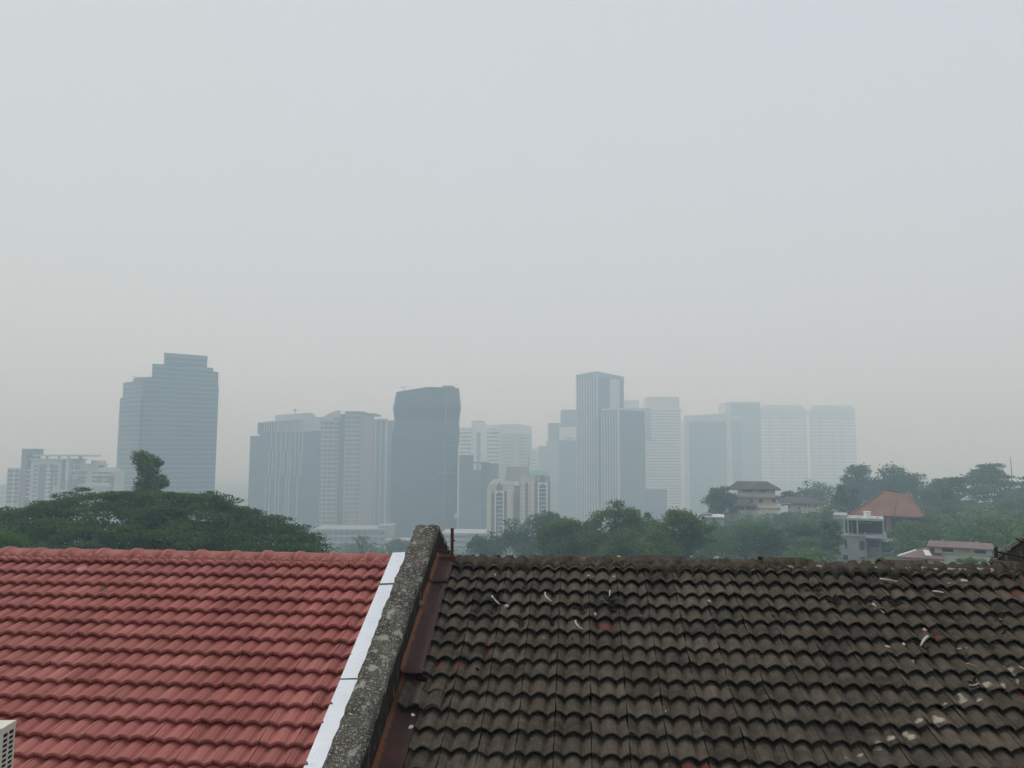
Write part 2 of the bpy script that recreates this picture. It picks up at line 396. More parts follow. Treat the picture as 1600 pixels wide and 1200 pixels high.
# parapet and flashing lines along the ridge direction (a, metres)
PAR_H = 0.375                                               # parapet top above the roof plane
A_PL = rpix(650, 900, 0)[0]
pl_top = [rpix(635, 858, PAR_H)[0], rpix(503, 1200, PAR_H)[0]]
pr_top = [rpix(668, 860, PAR_H)[0], rpix(566, 1200, PAR_H)[0]]
A_P0 = sum(pl_top)/2; A_P1 = sum(pr_top)/2
A_W0 = sum([rpix(606, 880, 0.09)[0], rpix(478, 1195, 0.09)[0]])/2
A_R1 = sum([rpix(704, 918, 0.085)[0], rpix(660, 1060, 0.085)[0]])/2; A_R1 -= .03
A_R2 = rpix(632, 1190, 0.02)[0]
A_Q0 = rpix(1608, 878, 0.1)[0]                              # the second parapet
A_Q1 = A_Q0 + (A_P1-A_P0)
print('parapet a', pl_top, pr_top, 'white', A_W0, 'rust', A_R1, 'Q', A_Q0)
ROWS = 19
A_LEFT = -8.6
house_red = thing('terraced_house', 'terraced house under the freshly painted red tile roof with a white flashing strip', 'house', (O.x-4.5, O.y, 0))
house_dark = thing('terraced_house', 'terraced house under the weathered dark brown tile roof littered with debris', 'house', (O.x+2.5, O.y, 0))
def stain(px, py, rx, ry, c=0.04): a, b = rpix(px, py, c); return (a, b, rx, ry)
red_pale = [stain(128, 891, .05, .16), stain(40, 1003, .022, .13), (rpix(228, 1030)[0], rpix(228, 1030)[1], .04, .03)]
tile_field('roof', house_red, M['red_tile'], A_LEFT, A_W0+0.05, ROWS, 3, pale=red_pale, jit=1.2, thick=.040, hump=.74)
dp = [(1575, 1047, .085, .07), (1597, 1049, .07, .06), (1540, 1071, .08, .085), (1566, 1072, .06, .08), (1503, 1098, .075, .05), (1500, 1088, .03, .06),
      (1476, 1102, .05, .035), (1530, 1095, .045, .04), (1435, 1130, .06, .05), (1466, 1129, .075, .055), (1460, 1122, .04, .05), (1392, 1157, .06, .055), (1414, 1146, .05, .06),
      (1423, 1156, .06, .06), (1344, 1183, .06, .05), (1320, 1190, .05, .03), (1372, 1172, .07, .06), (1546, 898, .06, .05), (1586, 1062, .06, .09), (850, 1001, .03, .03), (1108, 944, .06, .06)]
dr = [(947, 984, .075, .085), (717, 1043, .045, .10), (737, 880, .07, .05), (898, 884, .06, .06), (1590, 929, .12, .08), (1600, 1090, .07, .09), (690, 1040, .03, .12),
      (1100, 1199, .07, .05), (1075, 1199, .05, .05), (840, 888, .05, .06), (1462, 998, .05, .05), (832, 897, .04, .05), (776, 899, .04, .05), (800, 884, .05, .05), (760, 1010, .03, .06)]
tile_field('roof', house_dark, M['dark_tile'], A_R1-0.06, A_Q0-0.16, ROWS, 8,
           pale=[stain(*q) for q in dp], raw=[stain(*q) for q in dr], jit=1.6,
           edge_fn=lambda b: ((A_R1-.06) if b < 1.95 else A_R2+.02, A_Q0-.16))
tile_field('back_roof', house_red, M['red_tile'], A_LEFT, A_W0+0.05, ROWS, 13, fn=RB, detail=False)
tile_field('back_roof', house_dark, M['dark_tile'], A_R1-0.1, A_Q0-0.1, ROWS, 18, fn=RB, detail=False)
def slab(name, parent, mat, a0, a1, b1, c0, c1, b0=0.0, fn=RF):
    mb = MB(); off = parent.location
    P = [fn(a, b, c) for c in (c0, c1) for (a, b) in ((a0, b0), (a1, b0), (a1, b1), (a0, b1))]
    mb.v = [tuple(p) for p in P]; mb.f = [(0, 3, 2, 1), (4, 5, 6, 7), (0, 1, 5, 4), (1, 2, 6, 5), (2, 3, 7, 6), (3, 0, 4, 7)]; mb.m = [0]*6
    return mb.build(name, mat, parent, off=off)
for hs, a0, a1 in ((house_red, A_LEFT, A_P0+.02), (house_dark, A_P1-.02, A_Q0+.02)):
    slab('roof_deck', hs, M['deck'], a0, a1, ROWS*TG-0.03, -0.08, -0.045)
    slab('back_roof_deck', hs, M['deck'], a0, a1, ROWS*TG-0.03, -0.08, -0.045, fn=RB)
    mb = MB(); e = (ROWS*TG-0.45)*math.cos(SL); zt = O.z-(ROWS*TG-0.45)*math.sin(SL)-0.12
    P = [O + rV*a + hV*h for (a, h) in ((a0+.05, e), (a1-.05, e), (a1-.05, -e), (a0+.05, -e))]
    mb.prism([(p.x, p.y) for p in P], -1.0, zt)
    for a in (a0+.05, a1-.05):                                # gable ends
        s_ = 0.2 if a < a1-1 else -0.2
        q = [(O+rV*a+hV*e, zt), (O+rV*a-hV*e, zt), (O+rV*a, O.z-0.08)]
        q2 = [(p+rV*s_, z) for p, z in q]
        A = [(p.x, p.y, z) for p, z in q]; B = [(p.x, p.y, z) for p, z in q2]
        mb.poly(A); mb.poly(B[::-1]); mb.quad(A[0], A[2], B[2], B[0]); mb.quad(A[1], A[2], B[2], B[1])
    mb.build('wall', M['wall'], hs, off=hs.location)
# ---- ridges
def ridge_caps(name, parent, mat, a0, a1, L, rad, hgt, seed, rough=0.0, raw=()):
    """overlapping half-round ridge tiles, each with a thicker collar at its left end, bedded on mortar"""
    rng = random.Random(seed); V, Fq, C = [], [], []; off = parent.location; n = 12
    a = a0; up = Vector((0, 0, 1))
    while a < a1:
        l = L*rng.uniform(.96, 1.04); e = min(a+l+.05, a1); dz = rng.gauss(0, .004+rough*.012); rv = min(1, max(0, rng.gauss(.5, .2)))
        secs = [(a, 1.0), (a, 1.16), (a+.05, 1.16), (a+.065, 1.02), ((a+e)/2, 1.0), (e, .98), (e, .8)]
        base = len(V)
        for (sa, k) in secs:
            for q in range(n+1):
                t = math.pi*q/n; w = -math.cos(t)*rad*k; z = (math.sin(t)**.75)*hgt*k
                w += rng.gauss(0, rough*.006); z += rng.gauss(0, rough*.006)
                p = O + rV*sa - hV*w*-1 + up*(z + dz - .03)
                V.append((p.x-off[0], p.y-off[1], p.z-off[2]))
                r_ = max([0]+[max(0, 1-max(abs(sa-x[0])/x[1], abs(t-x[2])/x[3])**3) for x in raw])
                C.append((rv*(.55 if rough > .4 else 1), rng.uniform(.3, .6) if rough > .4 and rng.random() < .06 else 0, r_, 1))
        for s_ in range(len(secs)-1):
            for q in range(n):
                k = base+s_*(n+1)+q; Fq.append((k, k+1, k+n+2, k+n+1))
        a += l
    return np_mesh(name, V, Fq, mat, parent, C, smooth=False)
aR = rpix(440, 862)[0]
ridge_caps('ridge', house_red, M['red_tile'], A_LEFT, A_W0+.03, .405, .145, .108, 4, raw=[(aR, .17, 0.75, .6)])
ridge_caps('ridge', house_dark, M['dark_tile'], A_R1+.02, A_Q0-.05, .42, .15, .098, 9, rough=1.3,
           raw=[(rpix(1005, 873)[0], .1, .8, .5), (rpix(1200, 880)[0], .05, .9, .3)])
def mortar_bed(name, parent, mat, a0, a1, seed, w=.20, h=.045, rough=1.0, step=.03):
    """the scalloped mortar bed that fills the tile hollows under the ridge tiles"""
    rng = random.Random(seed); V, Fq, C = [], [], []; off = parent.location
    n = int((a1-a0)/step); bs = [.02, .06, .10, .14, .17, .19, .2]
    for i in range(n+1):
        a = a0+(a1-a0)*i/n; lump = .012*math.sin(a*3.1+seed)+.010*math.sin(a*7.7+1)+rng.gauss(0, .006*rough)
        dip = (HUMP-prof((a/TW) % 1.0))*1.1
        for k, b in enumerate(bs):
            bb = b*(w+lump*rough+dip*.7)/.2
            c = roof_height(a, max(0.001, bb)) + h*(1-(k/(len(bs)-1))**2) + rng.gauss(0, .006*rough)*(1-k/6)
            if k == len(bs)-1: c = roof_height(a, bb)-.01
            p = RF(a, bb, c); V.append((p.x-off[0], p.y-off[1], p.z-off[2])); C.append((.2+rng.uniform(-.2, .25), rng.uniform(.3, .65) if rough > .6 and rng.random() < .03 else 0, 0, 1))
    m_ = len(bs)
    for i in range(n):
        for k in range(m_-1): q = i*m_+k; Fq.append((q, q+1, q+m_+1, q+m_))
    return np_mesh(name, V, Fq, mat, parent, C, smooth=True)
mortar_bed('mortar_bed', house_red, M['red_tile'], A_LEFT, A_W0+.02, 2, w=.155, h=.03, rough=.25)
mortar_bed('mortar_bed', house_dark, M['dark_tile'], A_R1+.03, A_Q0-.2, 5, w=.18, h=.055, rough=1.7)
# ---- white flashing strip, in lapped lengths
def flashing():
    mb = MB(); off = house_red.location
    seams = [0.0]+[rpix(x, y, .06)[1] for x, y in ((605, 918), (542, 1067))]+[ROWS*TG+.05]
    for k in range(3):
        b0, b1 = seams[k]-(.05 if k else 0.02), seams[k+1]
        c = .092+.004*(2-k)
        n = 22
        for q in range(n):
            x0, x1 = b0+(b1-b0)*q/n, b0+(b1-b0)*(q+1)/n
            w = lambda b: .004*math.sin(b*9+k)+.003*math.sin(b*23+2*k)
            A, B = [[RF(A_W0+.0+w(x)*.5, x, c+w(x)+.0), RF(A_P0+.01, x, c+.018+w(x)*.5)] for x in (x0, x1)]
            mb.quad(A[0], B[0], B[1], A[1])
            mb.quad(A[0], A[0]-nV*.03, B[0]-nV*.03, B[0])
            mb.quad(A[1], B[1], RF(A_P0+.01, x1, .22), RF(A_P0+.01, x0, .22))
        e = [RF(A_W0, b1, c), RF(A_P0+.01, b1, c+.018)]
        mb.quad(e[0], e[0]-nV*.02, e[1]-nV*.02, e[1])
    # ridge piece running over to the back
    e = [RF(A_W0, -.02, .07), RF(A_P0+.01, -.02, .088)]; g = [RB(A_W0, .5, .06), RB(A_P0+.01, .5, .08)]
    mb.quad(e[0], e[1], g[1], g[0]); fl = mb.build('flashing_strip', M['flash'], house_red, off=off)
    fl['label'] = 'white painted metal flashing strip'
    for k in (1, 2):
        mb = MB(); b = seams[k]; c = .090+.004*(2-k)
        mb.quad(RF(A_W0-.004, b-.004, c+.014), RF(A_W0-.004, b+.016, c-.002), RF(A_P0+.012, b+.016, c+.016), RF(A_P0+.012, b-.004, c+.032))
        mb.quad(RF(A_W0-.004, b+.016, c-.002), RF(A_W0-.004, b+.016, c-.012), RF(A_P0+.012, b+.016, c+.006), RF(A_P0+.012, b+.016, c+.016))
        mb.build('seam', M['flash_seam'], fl, off=off)
flashing()
# ---- party wall parapets with lichened coping
def parapet(a0, a1, label, seed, dark_side=+1):
    rng = random.Random(seed); loc = Vector(RF((a0+a1)/2, 0)); loc.z = 0
    t = thing('parapet_wall', label, 'wall', loc)
    B1 = ROWS*TG+.15; n = 130
    def section(x):                                            # x along: negative = back slope
        b = abs(x); fn = RF if x >= 0 else RB
        return fn, b
    V, Fq, C = [], [], []
    xs = [-B1+(2*B1)*i/n for i in range(n+1)]
    m_ = 7
    up = Vector((0, 0, 1))
    for x in xs:
        for k in range(m_):
            f = k/(m_-1); a = a0+(a1-a0)*f
            edge = .5*(1 if k in (0, m_-1) else 0)
            base = O + rV*a - hV*(-x)*math.cos(SL)*1.0
            z = O.z - abs(x)*math.sin(SL) + PAR_H/math.cos(SL) - (.012 if k in (0, m_-1) else 0)
            p = base + rV*(rng.gauss(0, .006)*(edge+.3)) + up*rng.gauss(0, .005)
            p.z = z + rng.gauss(0, .004)
            V.append(tuple(p-loc))
    for i in range(n):
        for k in range(m_-1): q = i*m_+k; Fq.append((q, q+1, q+m_+1, q+m_))
    # short drip sides of the coping
    for k, s_ in ((0, 1), (m_-1, -1)):
        st = len(V)
        for i, x in enumerate(xs):
            p = Vector(V[i*m_+k]); V.append(tuple(p-up*.055))
        for i in range(n):
            a, b = i*m_+k, (i+1)*m_+k; c, d = st+i+1, st+i
            Fq.append((a, b, c, d) if s_ > 0 else (a, d, c, b))
    np_mesh('coping', V, Fq, M['coping'], t, smooth=False)
    mb = MB()
    for a, s_ in ((a0+.012, -1), (a1-.012, 1)):
        for i in range(n):
            x0, x1 = xs[i], xs[i+1]
            P = []
            for x in (x0, x1):
                q = O + rV*a + hV*x*math.cos(SL); zt = O.z-abs(x)*math.sin(SL)+PAR_H/math.cos(SL)-.03
                P.append((q.x, q.y, zt)); P.append((q.x, q.y, zt-.75))
            mb.quad(P[0], P[1], P[3], P[2])
    zb = O.z - B1*math.sin(SL)
    for x in (-B1, B1):
        q0, q1 = O+rV*(a0+.012)+hV*x*math.cos(SL), O+rV*(a1-.012)+hV*x*math.cos(SL)
        mb.quad((q0.x, q0.y, -1), (q1.x, q1.y, -1), (q1.x, q1.y, zb+.25), (q0.x, q0.y, zb+.25))
    e = B1*math.cos(SL)
    P = [O+rV*(a0+.03)+hV*e*.99, O+rV*(a1-.03)+hV*e*.99, O+rV*(a1-.03)-hV*e*.99, O+rV*(a0+.03)-hV*e*.99]
    mb.prism([(p.x, p.y) for p in P], -1, zb-.3)
    w = mb.build('wall', M['parapet'], t, off=loc)
    return t
par1 = parapet(A_P0, A_P1, 'lichen covered concrete parapet between the red roof and the dark roof', 21)
par2 = parapet(A_Q0, A_Q1, 'dark stained parapet at the far right end of the dark roof', 22)
# ---- rusty metal gutter flashing beside the parapet
def rust_sheet(name, parent, a0, a1, b0, b1, c0, seed, orange_at='lo', upturn=True):
    rng = random.Random(seed); V, Fq, C = [], [], []; off = parent.location
    cols = [(a0, .05, .85), (a0+.005, .022, .8), (a0+.02, .006, .62), (a0+.05, .0, .3), ((a0+a1)/2, -.003, .1), (a1-.04, .0, .05), (a1-.008, .003, .05), (a1, -.02, .15)]
    if orange_at == 'hi': cols = [(a0+a1-a, c, o) for a, c, o in cols][::-1]
    n = max(4, int((b1-b0)/.08))
    for i in range(n+1):
        b = b0+(b1-b0)*i/n
        for a, c, o in cols:
            p = RF(a+rng.gauss(0, .003), b, c0+c+.006*math.sin(b*3.3+a*9)+rng.gauss(0, .002)+.02*(b-b0)/(b1-b0))
            V.append(tuple(p-off)); C.append((o, 0, 0, 1))
    m_ = len(cols)
    for i in range(n):
        for k in range(m_-1): q = i*m_+k; Fq.append((q, q+m_, q+m_+1, q+1))
    st = len(V)                                                # front lip thickness
    for k in range(m_):
        V.append(tuple(Vector(V[n*m_+k])-nV*.008)); C.append((.2, 0, 0, 1))
    for k in range(m_-1): Fq.append((n*m_+k, st+k, st+k+1, n*m_+k+1))
    return np_mesh(name, V, Fq, M['rust'], parent, C, smooth=False)
bs1, bs2 = rpix(695, 918, .03)[1], rpix(640, 1060, .03)[1]
rust_sheet('rusty_flashing', house_dark, A_P1-.005, A_R1+.005, -.02, bs1, .088, 31)
rust_sheet('rusty_flashing', house_dark, A_P1-.005, A_R1+.0, bs1-.06, bs2, .082, 32)
rust_sheet('rusty_flashing', house_dark, A_P1-.005, A_R2+.03, bs2-.12, ROWS*TG, .0, 33)
rust_sheet('rusty_flashing', house_dark, A_Q0-.22, A_Q0+.005, -.02, ROWS*TG, .085, 34, orange_at='hi')
slab('gutter_board', house_dark, M['rust'], A_P1-.005, A_R1+.06, .45, .02, .05, b0=-.05, fn=RB)

# ------------------------------------------------------------------ things on the roof
def on_roof(px, py, lift=0.0):
    a, b = rpix(px, py, .035); b = max(b, .02)
    return RF(a, b, roof_height(a, b)+lift)
VAR = Vector
def local_thing(o, origin):
    """move an object's origin to a point of it"""
    o.data.transform(Matrix.Translation(-Vector(origin))); o.location = origin; return o
# dislodged tile lying across the rusty sheet
def loose_tile():
    mb = MB(); rng = random.Random(4)
    org = RF(*rpix(654, 1108, .05), .055)
    e1 = (rV*1.0 + sV*.02 + nV*.0).normalized(); e2 = (sV*1.0 - rV*.05 + nV*.12).normalized(); e3 = e1.cross(e2); e3 = e3 if e3.dot(nV) > 0 else -e3
    W, L = .37, .30; nu, nv = 40, 6
    pts = [[org + e1*(W*(i/nu-.5)) + e2*(-L*(1-j/nv)) + e3*(prof((i/nu*1.2+.52) % 1.0)*1.1) for i in range(nu+1)] for j in range(nv+1)]
    low = [[p - e3*.018 for p in row] for row in pts]
    for j in range(nv):
        for i in range(nu):
            mb.quad(pts[j][i], pts[j+1][i], pts[j+1][i+1], pts[j][i+1]); mb.quad(low[j][i], low[j][i+1], low[j+1][i+1], low[j+1][i])
    for i in range(nu):
        mb.quad(pts[nv][i], low[nv][i], low[nv][i+1], pts[nv][i+1]); mb.quad(pts[0][i], pts[0][i+1], low[0][i+1], low[0][i])
    for j in range(nv):
        mb.quad(pts[j][0], low[j][0], low[j+1][0], pts[j+1][0]); mb.quad(pts[j][nu], pts[j+1][nu], low[j+1][nu], low[j][nu])
    o = mb.build('roof_tile', M['dark_tile']); local_thing(o, org)
    ca = o.data.color_attributes.new('paint', 'FLOAT_COLOR', 'POINT')
    ca.data.foreach_set('color', [0.55, 0, 0, 1]*len(o.data.vertices))
    tag(o, 'dislodged dark roof tile lying on the rusty flashing beside the parapet', 'roof tile')
loose_tile()
# red oxide iron post with two arms into the parapet
def iron_post():
    base = RF(*rpix(706, 884, .04), .02); t = thing('iron_post', 'short rusty red iron post beside the parapet at the ridge', 'post', base)
    zt = at(702, 825, base.y).z - base.z
    mb = MB(); mb.prism([(-.018, -.018), (.018, -.018), (.018, -.012), (-.012, -.012), (-.012, .018), (-.018, .018)], -.03, zt)
    mb.box(.006, .032, -.024, -.0185, zt*.66, zt*.66+.02); mb.box(.004, .028, -.024, -.0185, zt*.12, zt*.12+.016)
    mb.build('upright', M['iron'], t)
    for k, (py, dz) in enumerate(((862, .0), (872, -.01))):
        z = at(703, py, base.y).z - base.z; end = rV*(A_P1-rpix(706, 884, .04)[0]-.01)
        m2 = MB(); m2.tube([(0, .03, z), (end.x, end.y+.03, z+dz)], [.011, .011], 5); m2.build('arm', M['iron'], t)
iron_post()
def side_bracket():
    P = at(1556, 862, 8.35); Q = at(1602, 871, 8.32)
    t = thing('iron_bracket', 'dark iron bracket rod sticking out of the far right parapet', 'bracket', P)
    mb = MB(); d = Q-P; mb.tube([(0, 0, 0), tuple(d*.5+Vector((0, 0, .004))), tuple(d)], [.011, .012, .013], 6); mb.build('rod', M['black_iron'], t)
    mb = MB(); mb.box(-.014, .014, -.012, .012, -.065, .04); mb.tube([(.0, 0, .03), (.012, 0, .06)], [.010, .007], 5); mb.build('end_plate', M['black_iron'], t)
    A, B = at(1565, 855, 8.32), at(1590, 844, 8.30)
    w = MB(); w.tube([A, (A+B)/2-Vector((0, 0, .004)), B], [.0022]*3, 4); o = w.build('wire', M['stick']); local_thing(o, A)
    tag(o, 'thin pale loose wire above the bracket rod at the far right', 'wire')
    A, B = at(1587, 842, 8.30), at(1606, 850, 8.30)
    w = MB(); w.tube([A, B], [.008, .009], 5); o = w.build('iron_spike', M['black_iron']); local_thing(o, A)
    tag(o, 'short dark iron spike at the top of the far right parapet', 'spike')
side_bracket()
# debris
def stick(p, q, rad, label, bend=0.1, mat='stick', knob=0.0, group='pale sticks on the dark roof', name='stick', lift=.02):
    P, Q = on_roof(*p, lift), on_roof(*q, lift); d = Q-P; side = d.cross(nV).normalized(); mb = MB(); rng = random.Random(int(p[0]*7+p[1]))
    n = 6; pts = []; rr = []
    for k in range(n+1):
        f = k/n; pts.append(P+d*f+side*(bend*d.length*math.sin(math.pi*f))+nV*(.006*math.sin(math.pi*f)+rng.uniform(-.002, .002)))
        rr.append(rad*(1-.35*f)*(1+(knob if k in (0, n) else 0))*rng.uniform(.88, 1.12))
    mb.tube(pts, rr, 6); o = mb.build(name, M[mat], smooth=True); local_thing(o, P); return tag(o, label, 'stick', group)
def chunk(px, py, r, label, mat='mortar_white', name='mortar_chunk', cat='rubble', group='bits of rubble on the dark roof', flat=.6):
    r *= .85; P = on_roof(px, py, r*.35+(.085 if px < 662 else 0)); rng = random.Random(int(px*13+py)); mb = MB()
    mb.blob(P, r*rng.uniform(.9, 1.3), r*rng.uniform(.6, 1.0), r*flat, rng, seg=6, ring=4, jit=.35, mat=Matrix((rV, -sV, nV)).transposed() @ Matrix.Rotation(rng.uniform(0, 3), 3, 'Z'))
    o = mb.build(name, M[mat]); local_thing(o, P); return tag(o, label, cat, group)
def leafy(px, py, r, label, n=4, cat='dead leaf', name='dead_leaf'):
    r *= 1.25; P = on_roof(px, py, .014); rng = random.Random(int(px*3+py*11)); mb = MB()
    for k in range(n):
        t = rng.uniform(0, 6.28); d1 = rV*math.cos(t)+sV*math.sin(t); d2 = rV*-math.sin(t)+sV*math.cos(t)
        c = P + d1*r*.1; L, W = r*rng.uniform(.7, 1.2), r*rng.uniform(.3, .5); cur = rng.uniform(.2, .8)*r
        a, b, e, f, g = c-d1*.2*L, c+d1*.4*L+d2*W*.5+nV*cur*.4, c+d1*L+nV*cur*.8, c+d1*.4*L-d2*W*.5+nV*cur*.55, c+d1*.4*L+nV*cur*.15
        mb.poly([a, g, b]); mb.poly([b, g, e]); mb.poly([e, g, f]); mb.poly([f, g, a])
        for q in ((a, g, b), (b, g, e), (e, g, f), (f, g, a)): mb.poly([x-nV*.003 for x in q[::-1]])
    o = mb.build(name, M['dry_leaf']); local_thing(o, P); return tag(o, label, cat, 'dead leaves on the dark roof')
stick((1374, 911), (1402, 911), .011, 'long pale stick lying level just below the ridge on the right', .03, knob=.5)
stick((1457, 926), (1473, 934), .010, 'straight white stick lying slanted in the third tile course on the right', .02)
stick((1363, 951), (1381, 962), .010, 'bone-like white stick with a knobbed upper end', .02, knob=.8)
stick((1448, 1005), (1437, 1018), .014, 'thick pale stick leaning up to the right above the white stains', .03)
stick((852, 931), (862, 945), .010, 'curved white stick left of the dark leaf heap', .14)
stick((899, 977), (911, 988), .011, 'curved white stick just left of the red bare patch', .16)
stick((769, 938), (781, 950), .010, 'white stick crossing a dark leaf near the left side of the dark roof', .03)
stick((953, 928), (953, 939), .009, 'short upright white stick above the dark leaf heap', .02)
stick((1494, 1024), (1509, 1020), .007, 'tiny white stick beside a grey leaf on the right', .05)
stick((1508, 1046), (1526, 1048), .006, 'thin brown twig lying left of the uppermost white stain', .08, mat='chip_pink')
stick((1480, 918), (1494, 910), .007, 'thin grey twig beside the white mortar chunk under the ridge on the right', .05)
stick((858, 929), (868, 932), .006, 'thin dark twig above the curved stick left of the leaf heap', .1, mat='dry_leaf')
stick((1514, 1076), (1527, 1079), .007, 'short pale twig at the lip of a tile above the white stains', .2)
for px, py, r, lab, mat in (
    (791, 950, .034, 'white mortar chunk right of the crossed stick and leaf', 'mortar_white'),
    (930, 963, .026, 'small pale mortar chunk above the red bare patch', 'mortar_white'),
    (919, 907, .024, 'small white mortar chunk near the red spot under the ridge', 'mortar_white'),
    (959, 906, .016, 'tiny white mortar chunk in the second tile course', 'mortar_white'),
    (1001, 967, .026, 'brown rubble chunk right of the dark leaf heap', 'stone'),
    (863, 901, .024, 'grey rubble chunk in the second tile course at the left', 'stone'),
    (1411, 1010, .030, 'flat white mortar chunk left of the thick pale stick', 'mortar_white'),
    (1386, 1016, .024, 'round pale mortar chunk, leftmost of the two near the thick stick', 'mortar_white'),
    (1506, 914, .036, 'upright white mortar chunk under the ridge on the right', 'mortar_white'),
    (1444, 990, .030, 'pinkish tile chip above the thick pale stick', 'chip_pink'),
    (1562, 973, .022, 'white chip beside a dark leaf at the far right', 'mortar_white'),
    (1040, 1119, .010, 'tiny white chip alone low in the middle of the dark roof', 'mortar_white'),
    (1425, 1041, .028, 'dark rubble lump caught on a tile lip below the thick pale stick', 'stone'),
    (1546, 899, .040, 'pinkish mortar lump on the first course near the right end', 'chip_pink'),
    (1556, 924, .018, 'yellowish chip near the right end of the second course', 'chip_pink'),
    (928, 905, .016, 'grey pebble right of the small white chunk under the ridge', 'stone'),
    (647, 1138, .022, 'white plaster bit on the edge of the rusty flashing, upper of the two', 'mortar_white'),
    (644, 1153, .020, 'white plaster bit on the edge of the rusty flashing, lower of the two', 'mortar_white'),
    (774, 904, .014, 'tiny white chip near the left end of the second course', 'mortar_white')):
    chunk(px, py, r, lab, mat)
chunk(656, 958, .055, 'dark grey stone lying on the rusty flashing beside the parapet', 'stone', 'stone', 'stone', None, .8)
for px, py, r, n, lab in (
    (950, 944, .09, 5, 'big heap of dark dead leaves in the middle of the dark roof'),
    (954, 953, .07, 4, 'dark dead leaf just below the big leaf heap'),
    (907, 957, .085, 4, 'dark dead leaf cluster left of the small pale chunk'),
    (773, 947, .08, 4, 'dark dead leaf under the crossed white stick'),
    (820, 922, .05, 3, 'dark dead leaf in the third course at the left'),
    (839, 931, .05, 3, 'dark dead leaf standing up left of the curved stick'),
    (745, 960, .05, 3, 'dark dead leaf near the flashing, upper of the pair'),
    (744, 970, .055, 3, 'dark dead leaf near the flashing, lower of the pair'),
    (818, 977, .07, 4, 'dark curled leaf straight below the crossed stick'),
    (862, 972, .065, 4, 'dark curled leaf left of the white stick by the red patch'),
    (815, 960, .035, 2, 'small dark leaf below the white chunk at the left'),
    (896, 1006, .03, 2, 'small brown leaf below the red bare patch'),
    (1351, 950, .085, 4, 'big black leaf left of the bone-like stick'),
    (1395, 956, .085, 4, 'black leaf right of the bone-like stick'),
    (1302, 945, .075, 4, 'black leaf in a tile hollow well left of the bone-like stick'),
    (1270, 929, .075, 4, 'grey curled leaf under the second course lip at mid right'),
    (1236, 962, .055, 3, 'dark crumpled leaf at a tile joint in the middle right'),
    (1558, 974, .07, 3, 'dark leaf beside the white chip at the far right'),
    (1493, 1022, .06, 4, 'grey leaf beside the tiny white stick on the right'),
    (1541, 1020, .06, 3, 'dark curled leaf at the right below a tile lip'),
    (1519, 1074, .05, 3, 'dark leaf at the lip above the white stains'),
    (1390, 920, .06, 3, 'dark leaf under the long pale stick by the ridge'),
    (1443, 1014, .07, 3, 'black leaf under the thick pale stick'),
    (1210, 972, .035, 2, 'small dark leaf alone at a tile joint, lower left of the crumpled leaf'),
    (750, 1053, .04, 2, 'small dark leaf near the dislodged roof tile'),
    (1565, 994, .045, 3, 'dark leaf in a hollow above the uppermost white stain')):
    leafy(px, py, r, lab, n)
def red_roof_twig():
    o = stick((158, 932), (170, 926), .012, 'dark twig caught on a tile lip of the red roof', .05, mat='stone', group=None); o['label'] = 'dark twig caught on a tile lip of the red roof'
red_roof_twig()
def ridge_lump(px, py, r, label, flat=.7):
    P = at(px, py, O.y-(rpix(px, 878)[0])*math.sin(AZ)+.02); rng = random.Random(int(px)); mb = MB()
    mb.blob(P, r*1.2, r*.9, r*flat, rng, seg=7, ring=4, jit=.3); o = mb.build('mortar_lump', M['mortar_white']); local_thing(o, P)
    tag(o, label, 'mortar', 'white mortar lumps on the dark ridge')
for px, py, r, lab in ((966, 870, .022, 'upright white mortar lump on the ridge, nearest the middle'), (1120, 872, .03, 'ragged white mortar lump on the ridge at mid roof'),
                       (1291, 879, .016, 'small white mortar lump on the ridge left of the grey concrete house'), (1352, 883, .028, 'double white mortar lump on the ridge below the grey concrete house'),
                       (1416, 879, .015, 'small white mortar lump on the ridge at the left end of the low white house'), (840, 866, .014, 'small white mortar lump on the ridge near the left end'),
                       (1537, 883, .055, 'large white mortar lump on the ridge below the low white house'), (1080, 870, .014, 'tiny white mortar lump on the ridge left of the ragged one'),
                       (1185, 876, .02, 'white mortar lump on the ridge right of the ragged one')):
    ridge_lump(px, py, r, lab)
def white_bed():
    off = house_dark.location
    for x0, x1 in ((1225, 1290), (1355, 1415), (1430, 1530), (1540, 1572)):
        mb = MB(); a0, a1 = rpix(x0, 888)[0], rpix(x1, 888)[0]; n = max(3, int((a1-a0)/.05)); rng = random.Random(x0)
        for i in range(n):
            u0, u1 = a0+(a1-a0)*i/n, a0+(a1-a0)*(i+1)/n; h = rng.uniform(.012, .03); w = rng.uniform(.155, .17); z = .012+rng.uniform(-.008, .008)
            q = [O+rV*u0+hV*w, O+rV*u1+hV*w, O+rV*u1+hV*.10, O+rV*u0+hV*.10]
            mb.prism([(p.x-off[0], p.y-off[1]) for p in q], O.z+z, O.z+z+h)
        mb.build('pale_mortar_line', M['mortar_white'], house_dark)
white_bed()

